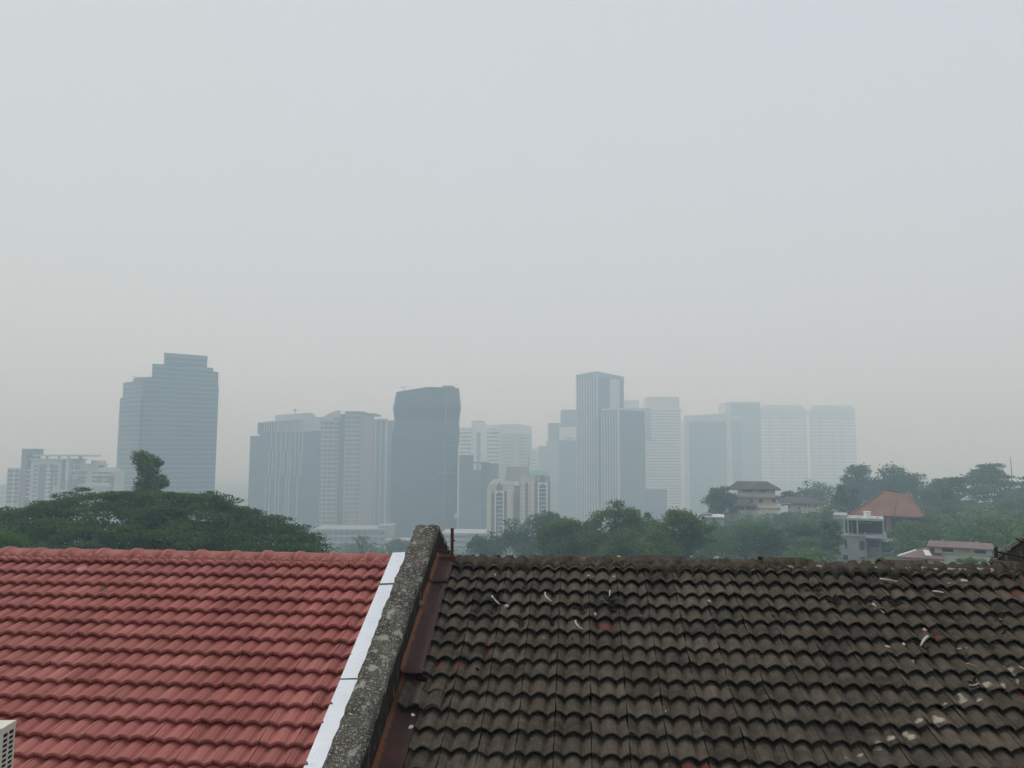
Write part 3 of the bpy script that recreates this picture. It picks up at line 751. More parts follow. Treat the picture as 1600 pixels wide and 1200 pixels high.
# ------------------------------------------------------------------ air conditioner at the lower left, on our own ledge
def aircon():
    A = at(2.5, 1138, 5.6); B = Vector((A.x+.004, A.y+.145, 0)); H = .62
    th = math.radians(4)                                     # front face looks at us; the slim barred side faces right
    t = thing('air_conditioner', 'cream outdoor air conditioner unit with a black barred grille', 'air conditioner', (A.x, A.y, A.z-H), th)
    W, D = .80, .17
    mb = MB(); mb.box(-W, -.003, 0, D, 0, H-.02); mb.build('casing', M['ac_white'], t)
    mb = MB(); mb.prism([(-W-.004, -.008), (.006, -.008), (.006, D+.004), (-W-.004, D+.004)], H-.02, H); mb.build('lid', M['ac_white'], t)
    g = MB(); y0, y1 = .022, D-.018; z0, z1 = .03, H-.05
    g.box(-.0025, -.0005, y0, y1, z0, z1); g.build('grille_void', M['ac_dark'], t)
    b = MB(); b.box(-.0028, .004, 0, y0, 0, H-.0205); b.box(-.0028, .004, y1, D, 0, H-.0205); b.box(-.0028, .0042, y0, y1, z1, H-.0205); b.box(-.0028, .0042, y0, y1, 0, z0)
    ym = (y0+y1)/2; b.box(-.0004, .0036, ym-.008, ym+.008, z0, z1)
    n = 16
    for k in range(1, n): z = z0+(z1-z0)*k/n; b.box(-.0004, .003, y0, y1, z-.0055, z+.0055)
    b.build('grille', M['ac_white'], t)
    for x in (-.68, -.12):
        f = MB(); f.box(x-.03, x+.03, .0, D, -.05, 0); f.build('foot', M['black_iron'], t)
    L = MB(); L.box(A.x-1.4, A.x+.25, A.y-.3, A.y+.4, -.5, A.z-H-.05); o = L.build('ledge_wall', M['wall']); o['kind'] = 'structure'
aircon()

# ------------------------------------------------------------------ the town: buildings laid out from the photograph's sight lines
class PB:
    """a building whose front stands at distance Y; x(px, d) and z(py, d) give its own metres"""
    def __init__(s, name, label, cat, px, Y, ym=700, group=None, face=False):
        p = at(px, ym, Y); s.Y = Y; s.ym = ym; s.g = terrain(p.x, Y); s.X = p.x
        s.az = math.atan2(p.x, Y) if face else None; s.D = math.hypot(p.x, Y); s.pc = px
        s.o = thing(name, label, cat, (p.x, Y, s.g), -s.az if face else 0, group)
    def x(s, px, d=0.0):
        if s.az is None: return at(px, s.ym, s.Y+d).x - s.X
        r = ray(px, s.ym); return math.tan(math.atan2(r.x, r.y)-s.az)*(s.D+d)
    def z(s, py, d=0.0):
        if py is None: return -2.0
        if s.az is None: return at(s.px0 if hasattr(s, 'px0') else 800, py, s.Y+d).z - s.g
        r = ray(s.pc, py); return CAMZ + r.z/math.hypot(r.x, r.y)*(s.D+d) - s.g
    def fp(s, pts): return [(s.x(px, d), d) for px, d in pts]
    def bx(s, mb, x0, x1, y0, y1, d0=0.0, d1=5.0, mi=0):
        mb.box(s.x(x0, d0), s.x(x1, d0), d0, d1, s.z(y1, d0), s.z(y0, d0), mi)
    def part(s, name, mat, boxes, parent=None, **k):
        mb = MB()
        for b in boxes: s.bx(mb, *b)
        return mb.build(name, mat, parent or s.o, **k)
def grow(fp, e):
    cx = sum(p[0] for p in fp)/len(fp); cy_ = sum(p[1] for p in fp)/len(fp)
    out = []
    for p in fp:
        v = Vector((p[0]-cx, p[1]-cy_)); out.append((cx+v.x*(1+e/max(1, v.length)), cy_+v.y*(1+e/max(1, v.length))))
    return out
def bands(mb, fp, z0, z1, pitch, frac=.3, e=.35, phase=0.0, mi=0):
    z = z0+phase
    f2 = grow(fp, e)
    while z+pitch*frac < z1: mb.prism(f2, z, z+pitch*frac, mi); z += pitch
def fins(mb, p, q, z0, z1, sp, w=.5, e=.5, skip=None, mi=0):
    P, Q = Vector(p), Vector(q); d = Q-P; L = d.length; d /= L; nrm = Vector((d.y, -d.x)); n = max(1, int(L/sp))
    for k in range(n+1):
        if skip and skip(k, n): continue
        c = P+d*(L*k/n); a, b = c-d*w/2, c+d*w/2
        mb.prism([tuple(a+nrm*e), tuple(b+nrm*e), tuple(b-nrm*.1), tuple(a-nrm*.1)], z0, z1, mi)
def glass(name, c, rough=.25, spec=.5):
    t = MT(name, rough, spec); co = t.coord((.25, .25, .27)); v = t.n('ShaderNodeTexVoronoi'); v.inputs['Scale'].default_value = 1.0
    t.link(co, v.inputs['Vector']); f = t.n('ShaderNodeSeparateColor'); t.link(v.outputs['Color'], f.inputs[0])
    t.base(t.mix(f.outputs[0], tuple(x*.9 for x in c), tuple(x*1.1 for x in c))); return t.m
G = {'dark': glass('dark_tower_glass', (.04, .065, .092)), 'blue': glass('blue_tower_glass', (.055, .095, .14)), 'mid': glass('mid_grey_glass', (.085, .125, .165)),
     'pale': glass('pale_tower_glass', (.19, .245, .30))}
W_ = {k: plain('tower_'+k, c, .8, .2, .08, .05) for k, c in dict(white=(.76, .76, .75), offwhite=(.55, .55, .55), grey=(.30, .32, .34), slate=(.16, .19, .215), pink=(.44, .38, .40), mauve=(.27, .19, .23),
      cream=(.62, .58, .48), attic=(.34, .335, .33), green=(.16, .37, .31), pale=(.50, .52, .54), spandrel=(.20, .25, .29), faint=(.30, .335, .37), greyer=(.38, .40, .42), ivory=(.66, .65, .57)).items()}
W_['window'] = plain('dark_window_glass', (.05, .06, .075), .3, .5, .3, .4)
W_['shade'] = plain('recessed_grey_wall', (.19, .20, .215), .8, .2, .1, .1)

def tower_stepped():
    b = PB('office_tower', 'tall stepped blue glass office tower behind the slender tree at the left', 'office tower', 222, 610, 700, None)
    b.px0 = 250
    mg, mb = MB(), MB()
    def vol(pts, ytop, inset=0, mg_=mg):
        f = b.fp(pts); zt = b.z(ytop, 10); mg_.prism(f, -3, zt); bands(mb, f, 6, zt-1, 3.78, .27, .3)
    vol([(183.5, 24), (216, 2), (216, 45), (190, 60)], 620)
    vol([(187.5, 27), (219, 5.5), (236, 9), (236, 45), (196, 58)], 595)
    vol([(203, 24), (233, 12), (236, 40), (208, 50)], 588)
    vol([(222, 0), (338, 34), (334, 72), (236, 60)], 598)
    vol([(232, 1), (336.5, 33), (333, 70), (240, 60)], 576)
    vol([(232, 2.6), (328, 31), (328, 68), (240, 58)], 570)
    mg.prism(b.fp([(250, 8), (318, 28), (318, 60), (258, 52)]), b.z(575, 10), b.z(555, 12))
    bands(mb, b.fp([(250, 8), (318, 28), (318, 60), (258, 52)]), b.z(572, 10), b.z(556, 12), 3.78, .27, .25)
    mg.build('glass_facade', G['blue'], b.o); mb.build('floor_bands', W_['spandrel'], b.o)
    c = MB(); f = b.fp([(249.5, 7.6), (318.5, 28), (318, 61), (257, 53)]); zt = b.z(555, 12)
    for i in range(4):
        p, q = Vector(f[i]), Vector(f[(i+1) % 4]); d = (q-p).normalized(); n = Vector((-d.y, d.x))
        c.prism([tuple(p), tuple(q), tuple(q+n*.6), tuple(p+n*.6)], zt, zt+1.6+.01*i)
    c.build('parapet_crown', W_['spandrel'], b.o)
    m_ = MB(); p = (b.x(206, 20), 20); m_.tube([(p[0], p[1], b.z(590, 12)), (p[0], p[1], b.z(586, 12))], [.4, .3], 5); m_.tube([(p[0]-4, 20, b.z(587, 12)), (p[0]+9, 20, b.z(588.5, 12))], [.25, .2], 4); m_.build('roof_crane', W_['grey'], b.o)
tower_stepped()

def tower_finned():
    b = PB('office_tower', 'grey blue tower with white vertical fins and a slab topped crown', 'office tower', 440, 760, 740); b.px0 = 440
    g = MB()
    g.prism(b.fp([(389, 6), (403, 4), (403, 50), (389, 50)]), -3, b.z(681))
    g.prism(b.fp([(403, 3), (418, 0), (466, 2), (466, 55), (403, 55)]), -3, b.z(675))
    g.prism(b.fp([(466, 6), (500, 14), (500, 60), (466, 60)]), -3, b.z(672))
    g.prism(b.fp([(400, 6), (466, 6), (466, 55), (400, 55)]), b.z(676), b.z(660))
    g.build('glass_facade', G['mid'], b.o)
    top = MB(); top.prism(b.fp([(427, 6), (484, 5), (490, 20), (486, 50), (427, 50)]), b.z(674), [b.z(648), b.z(644), b.z(646), b.z(646), b.z(648)])
    top.prism(b.fp([(486, 12), (500, 16), (500, 50), (486, 50)]), b.z(672.5), b.z(650)); top.build('crown_block', W_['pale'], b.o)
    s = MB(); s.prism(b.fp([(404, 1), (466, 0), (466, 30), (404, 30)]), [b.z(661.5), b.z(656), b.z(656), b.z(661.5)], [b.z(659.5), b.z(654), b.z(654), b.z(659.5)]); s.build('roof_slab', W_['offwhite'], b.o)
    f = MB(); rng = random.Random(5)
    for px in (410, 413.5, 417, 421, 425, 432, 438, 446, 452, 459, 464): b.bx(f, px, px+.9, 661.5-(px-404)*.08, 675, 1.2, 3)
    f.build('crown_posts', W_['offwhite'], b.o)
    f = MB()
    for (y0, y1, xs) in ((675, 703, (421, 428.5, 437, 444, 450, 459, 464.5, 470)), (704, 744, (418.5, 424, 430, 436.5, 441, 448, 451.5, 459.5, 466, 469.5)), (745, 838, (415, 421, 430, 435.5, 446, 451, 464))):
        for x in xs: b.bx(f, x, x+1.3, y0, y1, -.7, 1.5)
    f.build('white_fins', W_['pale'], b.o)
    m_ = MB(); x = b.x(458, 20); m_.tube([(x, 20, b.z(646)), (x, 20, b.z(635))], [.5, .25], 5); m_.blob((x, 20, b.z(639)), 1.6, 1.2, 1.5, rng); m_.build('roof_mast', W_['grey'], b.o)
tower_finned()

def tower_arched():
    b = PB('apartment_tower', 'pale apartment tower with an arched roof and white balcony grids', 'apartment tower', 540, 700, 740); b.px0 = 540
    g = MB(); g.prism(b.fp([(499, 4), (528, 1), (528, 30), (499, 30)]), -3, b.z(652)); g.build('wall', W_['shade'], b.o)
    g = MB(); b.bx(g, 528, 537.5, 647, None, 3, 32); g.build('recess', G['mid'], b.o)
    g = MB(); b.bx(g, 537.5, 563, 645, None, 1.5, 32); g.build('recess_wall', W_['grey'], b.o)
    g = MB(); g.prism(b.fp([(563.5, 1), (566.5, 2), (583, 5), (583, 34), (563.5, 34)]), -3, b.z(647.5)); g.build('side_wall', W_['pink'], b.o)
    r = MB(); n = 10
    pts = [(500+30*k/n, 654-13*math.sin(math.pi/2*k/n)**.9) for k in range(n+1)]
    for k in range(n):
        (xa, ya), (xb, yb) = pts[k], pts[k+1]
        r.prism(b.fp([(xa, 2), (xb, 2), (xb, 28), (xa, 28)]), b.z(656), [b.z(ya), b.z(yb), b.z(yb), b.z(ya)])
    r.build('arched_roof', W_['pale'], b.o)
    pitch = 7.05
    for (x0, x1, yt, d) in ((500, 527.5, 657, 1.0), (538.5, 562.5, 648, -.3)):
        y = yt; k = 0
        while y < 832:
            o = b.part('balcony', W_['pale'] if x0 < 510 else W_['offwhite'], [(x0, x1, y, y+2.2, d-1.0, d+1.8)]); y += pitch; k += 1
    f = MB()
    for x in (538, 547, 550.5, 554, 563): b.bx(f, x-.55, x+.55, 645, None, -.2, 1.4)
    for x in (504, 511, 519): b.bx(f, x-.4, x+.4, 657, None, .6, 1.6)
    f.build('mullions', W_['offwhite'], b.o)
    r = MB(); b.bx(r, 536, 565, 642.5, 645, -1, 33); b.bx(r, 565, 584.5, 645.5, 647.5, 0, 34); r.build('roof_slab', W_['grey'], b.o)
    p = MB(); b.bx(p, 497, 579, 830, None, -6, 20); p.build('podium', W_['pale'], b.o)
tower_arched()

def tower_ribbed():
    b = PB('apartment_tower', 'plain grey blue tower with thin vertical lines, half hidden by the dark faceted tower', 'apartment tower', 598, 830, 740); b.px0 = 598
    g = MB(); f1 = b.fp([(578, 6), (602, 0), (602, 40), (578, 40)]); f2 = b.fp([(603.5, 2), (622, 4), (622, 40), (603.5, 40)])
    g.prism(f1, -3, b.z(657)); g.prism(f2, -3, b.z(659)); g.build('facade', G['mid'], b.o)
    f = MB(); fins(f, f1[0], f1[1], 0, b.z(658), 5.5, .9, .5); fins(f, f2[0], f2[1], 0, b.z(660), 5.5, .9, .5); f.build('fins', W_['pale'], b.o)
    r = MB(); r.prism(b.fp([(577, 4), (604, -2), (604, 42), (577, 42)]), b.z(656.5), b.z(654)); r.prism(b.fp([(604.5, 0), (622, 2), (622, 40), (604.5, 40)]), b.z(659), b.z(656.5)); r.build('roof_slab', W_['grey'], b.o)
tower_ribbed()

def tower_faceted():
    b = PB('office_tower', 'dark faceted glass tower with a slightly bulging top', 'office tower', 668, 640, 700); b.px0 = 668
    lv = [(850, 610.5, 714.5, 0), (700, 611.5, 716, 0), (676, 613, 718.3, .6), (656, 615.5, 717, 1.5), (634, 613.2, 719.5, 0), (604, 617.5, 716.5, 2)]
    g, ln = MB(), MB()
    def ring(y, l, r, d): return b.fp([(l, 12+d), (l+2, 9+d), (668, d), (r-2, 8+d), (r, 11+d), (r, 46), (l, 46)])
    for (a, c) in zip(lv[:-1], lv[1:]):
        F0, F1 = ring(*a), ring(*c); top = c[0] == 604
        z1 = [b.z(611), b.z(610.5), b.z(604), b.z(604.5), b.z(605), b.z(604), b.z(610)] if top else b.z(c[0])
        g.prism(F0, b.z(a[0]) if a[0] != 850 else -3, z1, 0, F1)
        ln.prism(grow(F1, .15), (b.z(c[0])-.9) if not top else b.z(612), (b.z(c[0])-.4) if not top else b.z(612)+.4)
    y = 712
    while y < 846: F0 = ring(y, 611.2-(y-700)*.006, 715.6-(y-700)*.008, 0); ln.prism(grow(F0, .12), b.z(y)-.25, b.z(y)+.25); y += 18.5
    ln.build('floor_bands', G['mid'], b.o)
    g.build('glass_facade', G['dark'], b.o)
    s = MB()
    for px, y0, y1 in ((695, 612, 672), (694.5, 690, 760), (693.5, 765, 815)): b.bx(s, px, px+1.2, y0, y1, 2.3, 9)
    for y, x0, x1 in ((695, 684, 712), (738, 682, 713), (781, 681, 713)): b.bx(s, x0, x1, y, y+1.0, 2.6, 9)
    s.build('white_trim', G['pale'], b.o)
    w = MB(); b.bx(w, 711.5, 716, 803, 810, 2.5, 6); sg = w.build('sign_panel', W_['white'], b.o)
    c = MB(); x = b.x(630, 20); c.tube([(x, 20, b.z(610)), (x, 20, b.z(601))], [.4, .35], 5); c.tube([(x-3.5, 20, b.z(602.5)), (x+2.5, 20, b.z(600.5))], [.35, .25], 4); c.build('roof_crane', W_['grey'], b.o)
    t = MB(); b.bx(t, 690, 708, 602.5, 606, 14, 24); t.build('roof_plant', G['mid'], b.o)
tower_faceted()

def low_dark_blocks():
    b = PB('office_block', 'dark unfinished block beside the faceted tower, with an open concrete frame on top', 'office block', 740, 625, 780); b.px0 = 740
    g = MB(); b.bx(g, 717, 737, 712, None, 4, 30); b.bx(g, 737, 752, 735, None, 3, 30); b.bx(g, 752, 778, 724, None, 8, 32); g.build('wall', W_['slate'], b.o)
    f = MB()
    for x in (738, 744, 751, 762): b.bx(f, x, x+1.2, 724, 736, 4, 6)
    b.bx(f, 737, 764, 722, 724, 3.5, 7); b.bx(f, 718, 737, 711, 712, 3.5, 30.5); f.build('concrete_frame', W_['slate'], b.o)
low_dark_blocks()

def tower_white_bays():
    b = PB('apartment_tower', 'white apartment block with curved balcony bays and a long window grid, above the cream apartments', 'apartment tower', 775, 1000, 720); b.px0 = 775
    w = MB(); b.bx(w, 736, 758, 659, None, 2, 30); b.bx(w, 779, 831, 667, None, 4, 32)
    w.prism(b.fp([(779, 3), (812, 2), (831, 6), (831, 30), (779, 30)]), b.z(668), [b.z(663), b.z(662), b.z(666), b.z(666), b.z(663)])
    b.bx(w, 757, 779, 664, None, 3, 30); b.bx(w, 715, 737, 668, None, 4, 30); w.build('wall', W_['white'], b.o)
    d = MB(); b.bx(d, 744.5, 750.5, 676, 760, 1.4, 3); d.build('window_strip', W_['shade'], b.o)
    for (x0, x1, yt) in ((718, 735, 671), (761, 779, 671)):
        cx, rx = b.x((x0+x1)/2), (b.x(x1)-b.x(x0))/2
        fp = [(cx+rx*math.cos(t), 3-5*math.sin(t)) for t in [math.pi*(1+k/8) for k in range(9)][::1]]
        fp = [(cx-rx*math.cos(math.pi*k/8), 3-5*math.sin(math.pi*k/8)) for k in range(9)]
        g = MB(); g.prism(fp+[(cx+rx, 6), (cx-rx, 6)], 0, b.z(yt)); g.build('bay', W_['shade'], b.o)
        y = yt+1
        while y < 765:
            q = MB(); f2 = grow(fp+[(cx+rx, 6), (cx-rx, 6)], .5); q.prism(f2, b.z(y+3.1), b.z(y)); q.build('balcony', W_['white'], b.o); y += 6.1
    for y in [678+5.2*k for k in range(17)]:
        b.part('window_band', W_['pale'], [(783, 829, y, y+2.2, 1.4, 5)])
    d = MB(); b.bx(d, 801, 811, 678, 760, 1.2, 5); d.build('glass_bay', W_['pale'], b.o)
    r = MB(); b.bx(r, 738, 756, 657.5, 659, 1.6, 30); r.build('roof_slab', W_['pink'], b.o)
    c = PB('apartment_tower', 'narrow white apartment slab with dark floor lines behind the cream apartments', 'apartment tower', 835, 1150, 720); c.px0 = 835
    c.part('wall', W_['white'], [(825, 841, 701, None, 0, 20)])
    for y in [706+5.6*k for k in range(10)]: c.part('window_band', W_['grey'], [(827, 839, y, y+2.0, -.4, 1)])
tower_white_bays()

def cream_apartments():
    b = PB('apartment_block', 'cream and grey apartment block with arched white balcony columns and a green roof corner', 'apartment block', 810, 480, 780); b.px0 = 810
    b.part('wall', W_['attic'], [(760.5, 803, 767, None, 1.2, 22), (812, 860, 752, None, 1.2, 22), (802, 813, 760, None, 4, 20)])
    # attics with sloped roofs
    a = MB()
    a.prism(b.fp([(760.5, 1.2), (803, 1.2), (803, 22), (760.5, 22)]), b.z(767.2), b.z(757), 0, b.fp([(764, 3), (803, 3), (803, 20), (764, 20)]))
    a.prism(b.fp([(764, 3), (803, 3), (803, 20), (764, 20)]), b.z(757), b.z(750), 0, b.fp([(772, 6), (800, 6), (800, 18), (772, 18)]))
    a.prism(b.fp([(789, 5), (828, 5), (828, 22), (789, 22)]), b.z(752), b.z(729), 0, b.fp([(791, 7), (826, 7), (826, 20), (791, 20)]))
    a.prism(b.fp([(812, 1.3), (860, 1.3), (860, 22), (812, 22)]), b.z(752.2), b.z(743), 0, b.fp([(814, 3), (858, 3), (858, 20), (814, 20)]))
    a.build('attic', W_['attic'], b.o)
    gr = MB(); gr.prism(b.fp([(826, 2.6), (858, 2.6), (858, 20), (826, 20)]), b.z(743), b.z(735.5), 0, b.fp([(828, 6), (850, 6), (850, 15), (828, 15)])); gr.build('green_roof', W_['green'], b.o)
    m_ = MB(); x = b.x(826, 10); m_.tube([(x, 10, b.z(730)), (x, 10, b.z(706))], [.35, .12], 5); m_.build('roof_mast', W_['attic'], b.o)
    for (x0, x1, yt) in ((760.5, 767.5, 767), (792, 802, 766.5), (813, 820.5, 753), (825.5, 835, 753)):
        b.part('pier', W_['cream'], [(x0, x1, yt, None, -.6, 1.6)])
    def arch(x0, x1, yt):
        p = MB(); b.bx(p, x0, x0+2, yt, None, -1.2, 1.3); b.bx(p, x1-2, x1, yt, None, -1.2, 1.3)
        n = 8; cx, rx = (x0+x1)/2, (x1-x0)/2-2
        for k in range(n):
            xa, xb = cx-rx+2*rx*k/n, cx-rx+2*rx*(k+1)/n; f = lambda x: yt+6-4.2*math.sqrt(max(0, 1-((x-cx)/rx)**2))
            p.prism(b.fp([(xa, -1.2), (xb, -1.2), (xb, 1.3), (xa, 1.3)]), [b.z(f(xa)), b.z(f(xb)), b.z(f(xb)), b.z(f(xa))], b.z(yt)-.05)
        p.build('arch_frame', W_['white'], b.o)
        b.part('recess', W_['shade'], [(x0+2, x1-2, yt+5, None, .9, 1.4)])
        y = yt+5
        for k in range(12):
            if k < 10 or yt > 760: b.part('balcony', W_['offwhite'], [(x0+(2 if k < 3 else 4.5), x1-2, y+3.4, y+5.0, -.9, 1.0)])
            y += 6.55
        d = MB(); d.prism(b.fp([(x0+3, .2), (x1-3, .2), (x1-3, 5), (x0+3, 5)]), b.z(yt), b.z(yt-8))
        d.prism(b.fp([(x0+3, .2), (x1-3, .2), (x1-3, 5), (x0+3, 5)]), b.z(yt-8), b.z(yt-8)+.2, 0); x = (x0+x1)/2
        d.prism(b.fp([(x0+3, .2), (x1-3, .2), (x1-3, 5), (x0+3, 5)]), b.z(yt-8), b.z(yt-13), 0, b.fp([(x-.2, .2), (x+.2, .2), (x+.2, 5), (x-.2, 5)])); d.build('dormer', W_['slate'], b.o)
    arch(773, 787.5, 767); arch(840.5, 855.5, 754)
    for (cx, w, yt, dk) in ((770.3, 2.8, 772, .7), (789.6, 2.6, 772, .7), (804.8, 3.0, 773, 3.4), (809, 2.2, 776, 3.4), (823, 2.6, 757, .7), (837.8, 2.8, 744, .6), (857.6, 2.4, 745, .6)):
        y = yt
        while y < 832: b.part('window', W_['shade'], [(cx-w/2, cx+w/2, y, y+3.6, dk, dk+.8)]); y += 6.55
    for (cx, yt) in ((800.3, 770), (814.8, 758), (828.2, 758)):
        y = yt
        while y < 828: b.part('window', W_['shade'], [(cx-.6, cx+.6, y, y+3, -.75, -.2)]); y += 6.55
cream_apartments()

def tower_cluster_right():
    g = 'far office towers in the haze'
    b = PB('office_tower', 'stepped pale grey tower cluster left of the tallest striped tower', 'office tower', 872, 1080, 730); b.px0 = 872
    b.part('wall', W_['grey'], [(842, 874, 697, None, 2, 40), (855, 874, 689, 697.1, 3, 40)]); b.part('glass_facade', G['mid'], [(873, 906, 688, None, 0, 40)])
    b.part('white_storey', W_['white'], [(874.5, 904, 667, 687.8, 4, 36)]); b.part('upper_block', W_['slate'], [(857.5, 880, 661, 689.2, 10, 40), (878, 904, 640, 666.8, 8, 40)])
    b.part('window_band', W_['grey'], [(882, 897, 683.5, 686, 3.6, 5)])
    # tallest
    b = PB('office_tower', 'tallest striped glass tower on the right half with a corner turned to us', 'office tower', 933, 850, 700); b.px0 = 933
    f = b.fp([(901.5, 24), (933, 0), (975.5, 30), (975, 60), (905, 60)]); q = MB(); q.prism(f, -3, [b.z(583), b.z(581), b.z(585), b.z(585), b.z(583)]); q.build('glass_facade', G['mid'], b.o)
    s = MB(); fins(s, f[0], f[1], 0, b.z(590), 3.7, 1.1, .5); s.prism([(f[1][0]-.6, -.7), (f[1][0]+1.2, -.5), (f[1][0]+1.2, .9), (f[1][0]-.6, .5)], 0, b.z(583))
    P, Q = Vector(f[1]), Vector(f[2])
    for u0, u1 in ((.47, .84),): a, c = P+(Q-P)*u0, P+(Q-P)*u1; s.prism([tuple(a+Vector((.2, -.4))), tuple(c+Vector((.2, -.4))), tuple(c+Vector((-.2, .4))), tuple(a+Vector((-.2, .4)))], 0, b.z(588))
    s.build('pale_fins', W_['pale'], b.o)
    r = MB(); f2 = grow(f, .8); r.prism(f2, b.z(590), [b.z(583)+.6, b.z(581)+.6, b.z(585)+.6, b.z(585)+.6, b.z(583)+.6]); r.build('roof_band', W_['spandrel'], b.o)
    b = PB('office_tower', 'lower striped glass tower in front of the tallest one', 'office tower', 966, 800, 700); b.px0 = 966
    f = b.fp([(940.5, 16), (966, 0), (1007.5, 26), (1006, 60), (944, 60)]); q = MB(); q.prism(f, -3, [b.z(638), b.z(637), b.z(639), b.z(639), b.z(638)]); q.build('glass_facade', G['mid'], b.o)
    s = MB(); fins(s, f[0], f[1], 0, b.z(642), 3.6, 1.0, .5); q2 = MB(); fins(q2, f[1], f[2], 0, b.z(656), 3.8, .7, .3); q2.build('thin_fins', W_['spandrel'], b.o); s.prism([(f[1][0]-1.0, -.9), (f[1][0]+1.6, -.5), (f[1][0]+1.6, 1.2), (f[1][0]-1.0, .6)], 0, b.z(637.5)); s.build('pale_fins', W_['pale'], b.o)
    r = MB(); r.prism(grow(f, .6), b.z(640.5), b.z(637.5)); r.build('roof_band', W_['pale'], b.o)
    # white banded slab
    b = PB('office_tower', 'white slab tower with many horizontal window lines', 'office tower', 1030, 1120, 720); b.px0 = 1030
    b.part('wall', W_['white'], [(980, 1065.5, 637, None, 0, 40)])
    y = 641
    k = 0
    while y < 792: b.part('window_band', W_['grey'], [(1009 if y < 690 else 996, 1063.5, y, y+2.1, -.35, 1)]); y += 4.65
    b.part('glass_facade', G['pale'], [(981, 1018, 637.5, 690, -.8, 3)])
    b.part('roof_plant', W_['offwhite'], [(977, 1000, 625.5, 636.8, 6, 30), (1011, 1063, 620, 636.8, 6, 34), (1032, 1061, 626, 631, 5, 7)])
    b = PB('office_block', 'small pale glass block at the foot of the white slab tower', 'office block', 1025, 830, 770); b.px0 = 1025
    b.part('glass_facade', G['mid'], [(1008.5, 1042, 764.5, None, 0, 25)]); b.part('roof_band', W_['pale'], [(1008, 1042.5, 763, 764.6, -.3, 25.3)])
    # framed tower
    b = PB('office_tower', 'grey glass tower in a pale frame with a wide pale sign band on top', 'office tower', 1102, 1180, 720); b.px0 = 1102
    b.part('glass_facade', G['mid'], [(1077, 1136, 658, None, 3, 45)])
    q = MB(); q.prism(b.fp([(1069.5, 0), (1136, 0), (1136, 45), (1069.5, 45)]), b.z(659), [b.z(650), b.z(645.5), b.z(645.5), b.z(650)]); b.bx(q, 1069.5, 1077.2, 658.9, None, 0, 45); q.build('frame', W_['pale'], b.o)
    q = MB(); q.prism(b.fp([(1085, -.5), (1124, -.5), (1124, .4), (1085, .4)]), [b.z(654.5), b.z(652)]*1+[b.z(652), b.z(654.5)], [b.z(651.3), b.z(648.8), b.z(648.8), b.z(651.3)]); q.build('sign_band', W_['pink'], b.o)
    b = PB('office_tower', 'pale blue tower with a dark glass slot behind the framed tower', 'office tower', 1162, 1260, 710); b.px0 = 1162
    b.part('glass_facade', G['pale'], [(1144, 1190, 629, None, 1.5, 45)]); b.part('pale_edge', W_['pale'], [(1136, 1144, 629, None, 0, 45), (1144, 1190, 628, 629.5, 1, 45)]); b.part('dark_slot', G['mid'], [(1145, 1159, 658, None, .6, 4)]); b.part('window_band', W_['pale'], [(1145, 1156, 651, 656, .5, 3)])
    # twin rounded towers
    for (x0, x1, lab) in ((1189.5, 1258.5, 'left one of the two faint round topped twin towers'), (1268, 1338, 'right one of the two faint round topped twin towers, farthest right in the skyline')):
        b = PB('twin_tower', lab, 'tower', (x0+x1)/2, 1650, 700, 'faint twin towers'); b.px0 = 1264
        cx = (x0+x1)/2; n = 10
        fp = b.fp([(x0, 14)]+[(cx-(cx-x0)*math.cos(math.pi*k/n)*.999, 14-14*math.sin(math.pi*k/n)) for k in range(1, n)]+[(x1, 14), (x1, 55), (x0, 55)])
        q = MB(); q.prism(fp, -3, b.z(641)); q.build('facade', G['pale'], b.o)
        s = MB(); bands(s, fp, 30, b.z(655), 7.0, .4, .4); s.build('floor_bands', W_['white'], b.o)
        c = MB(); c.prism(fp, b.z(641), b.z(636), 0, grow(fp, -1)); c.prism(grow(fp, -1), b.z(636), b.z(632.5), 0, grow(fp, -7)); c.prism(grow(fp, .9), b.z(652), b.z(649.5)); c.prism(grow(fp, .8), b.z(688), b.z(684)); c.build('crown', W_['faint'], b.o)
        e = MB()
        for px in (x0+13, x1-23, x0+33): b.bx(e, px, px+2.6, 641, None, 14-13.5*math.sqrt(max(.05, 1-((px+1-cx)/(cx-x0))**2))-.9, 14)
        e.build('service_shaft', W_['slate'], b.o)
    b = PB('sky_bridge', 'faint bridge joining the tops of the twin towers', 'bridge', 1263, 1660, 650); b.px0 = 1264
    b.part('bridge_deck', W_['pale'], [(1257.5, 1269, 641, 651, 8, 24)]); b.o.location.z += 0; 
    b.part('pier_leg', W_['white'], [(1258.6, 1260.2, 651, None, 10, 20), (1266.5, 1268, 651, None, 10, 20)])
tower_cluster_right()

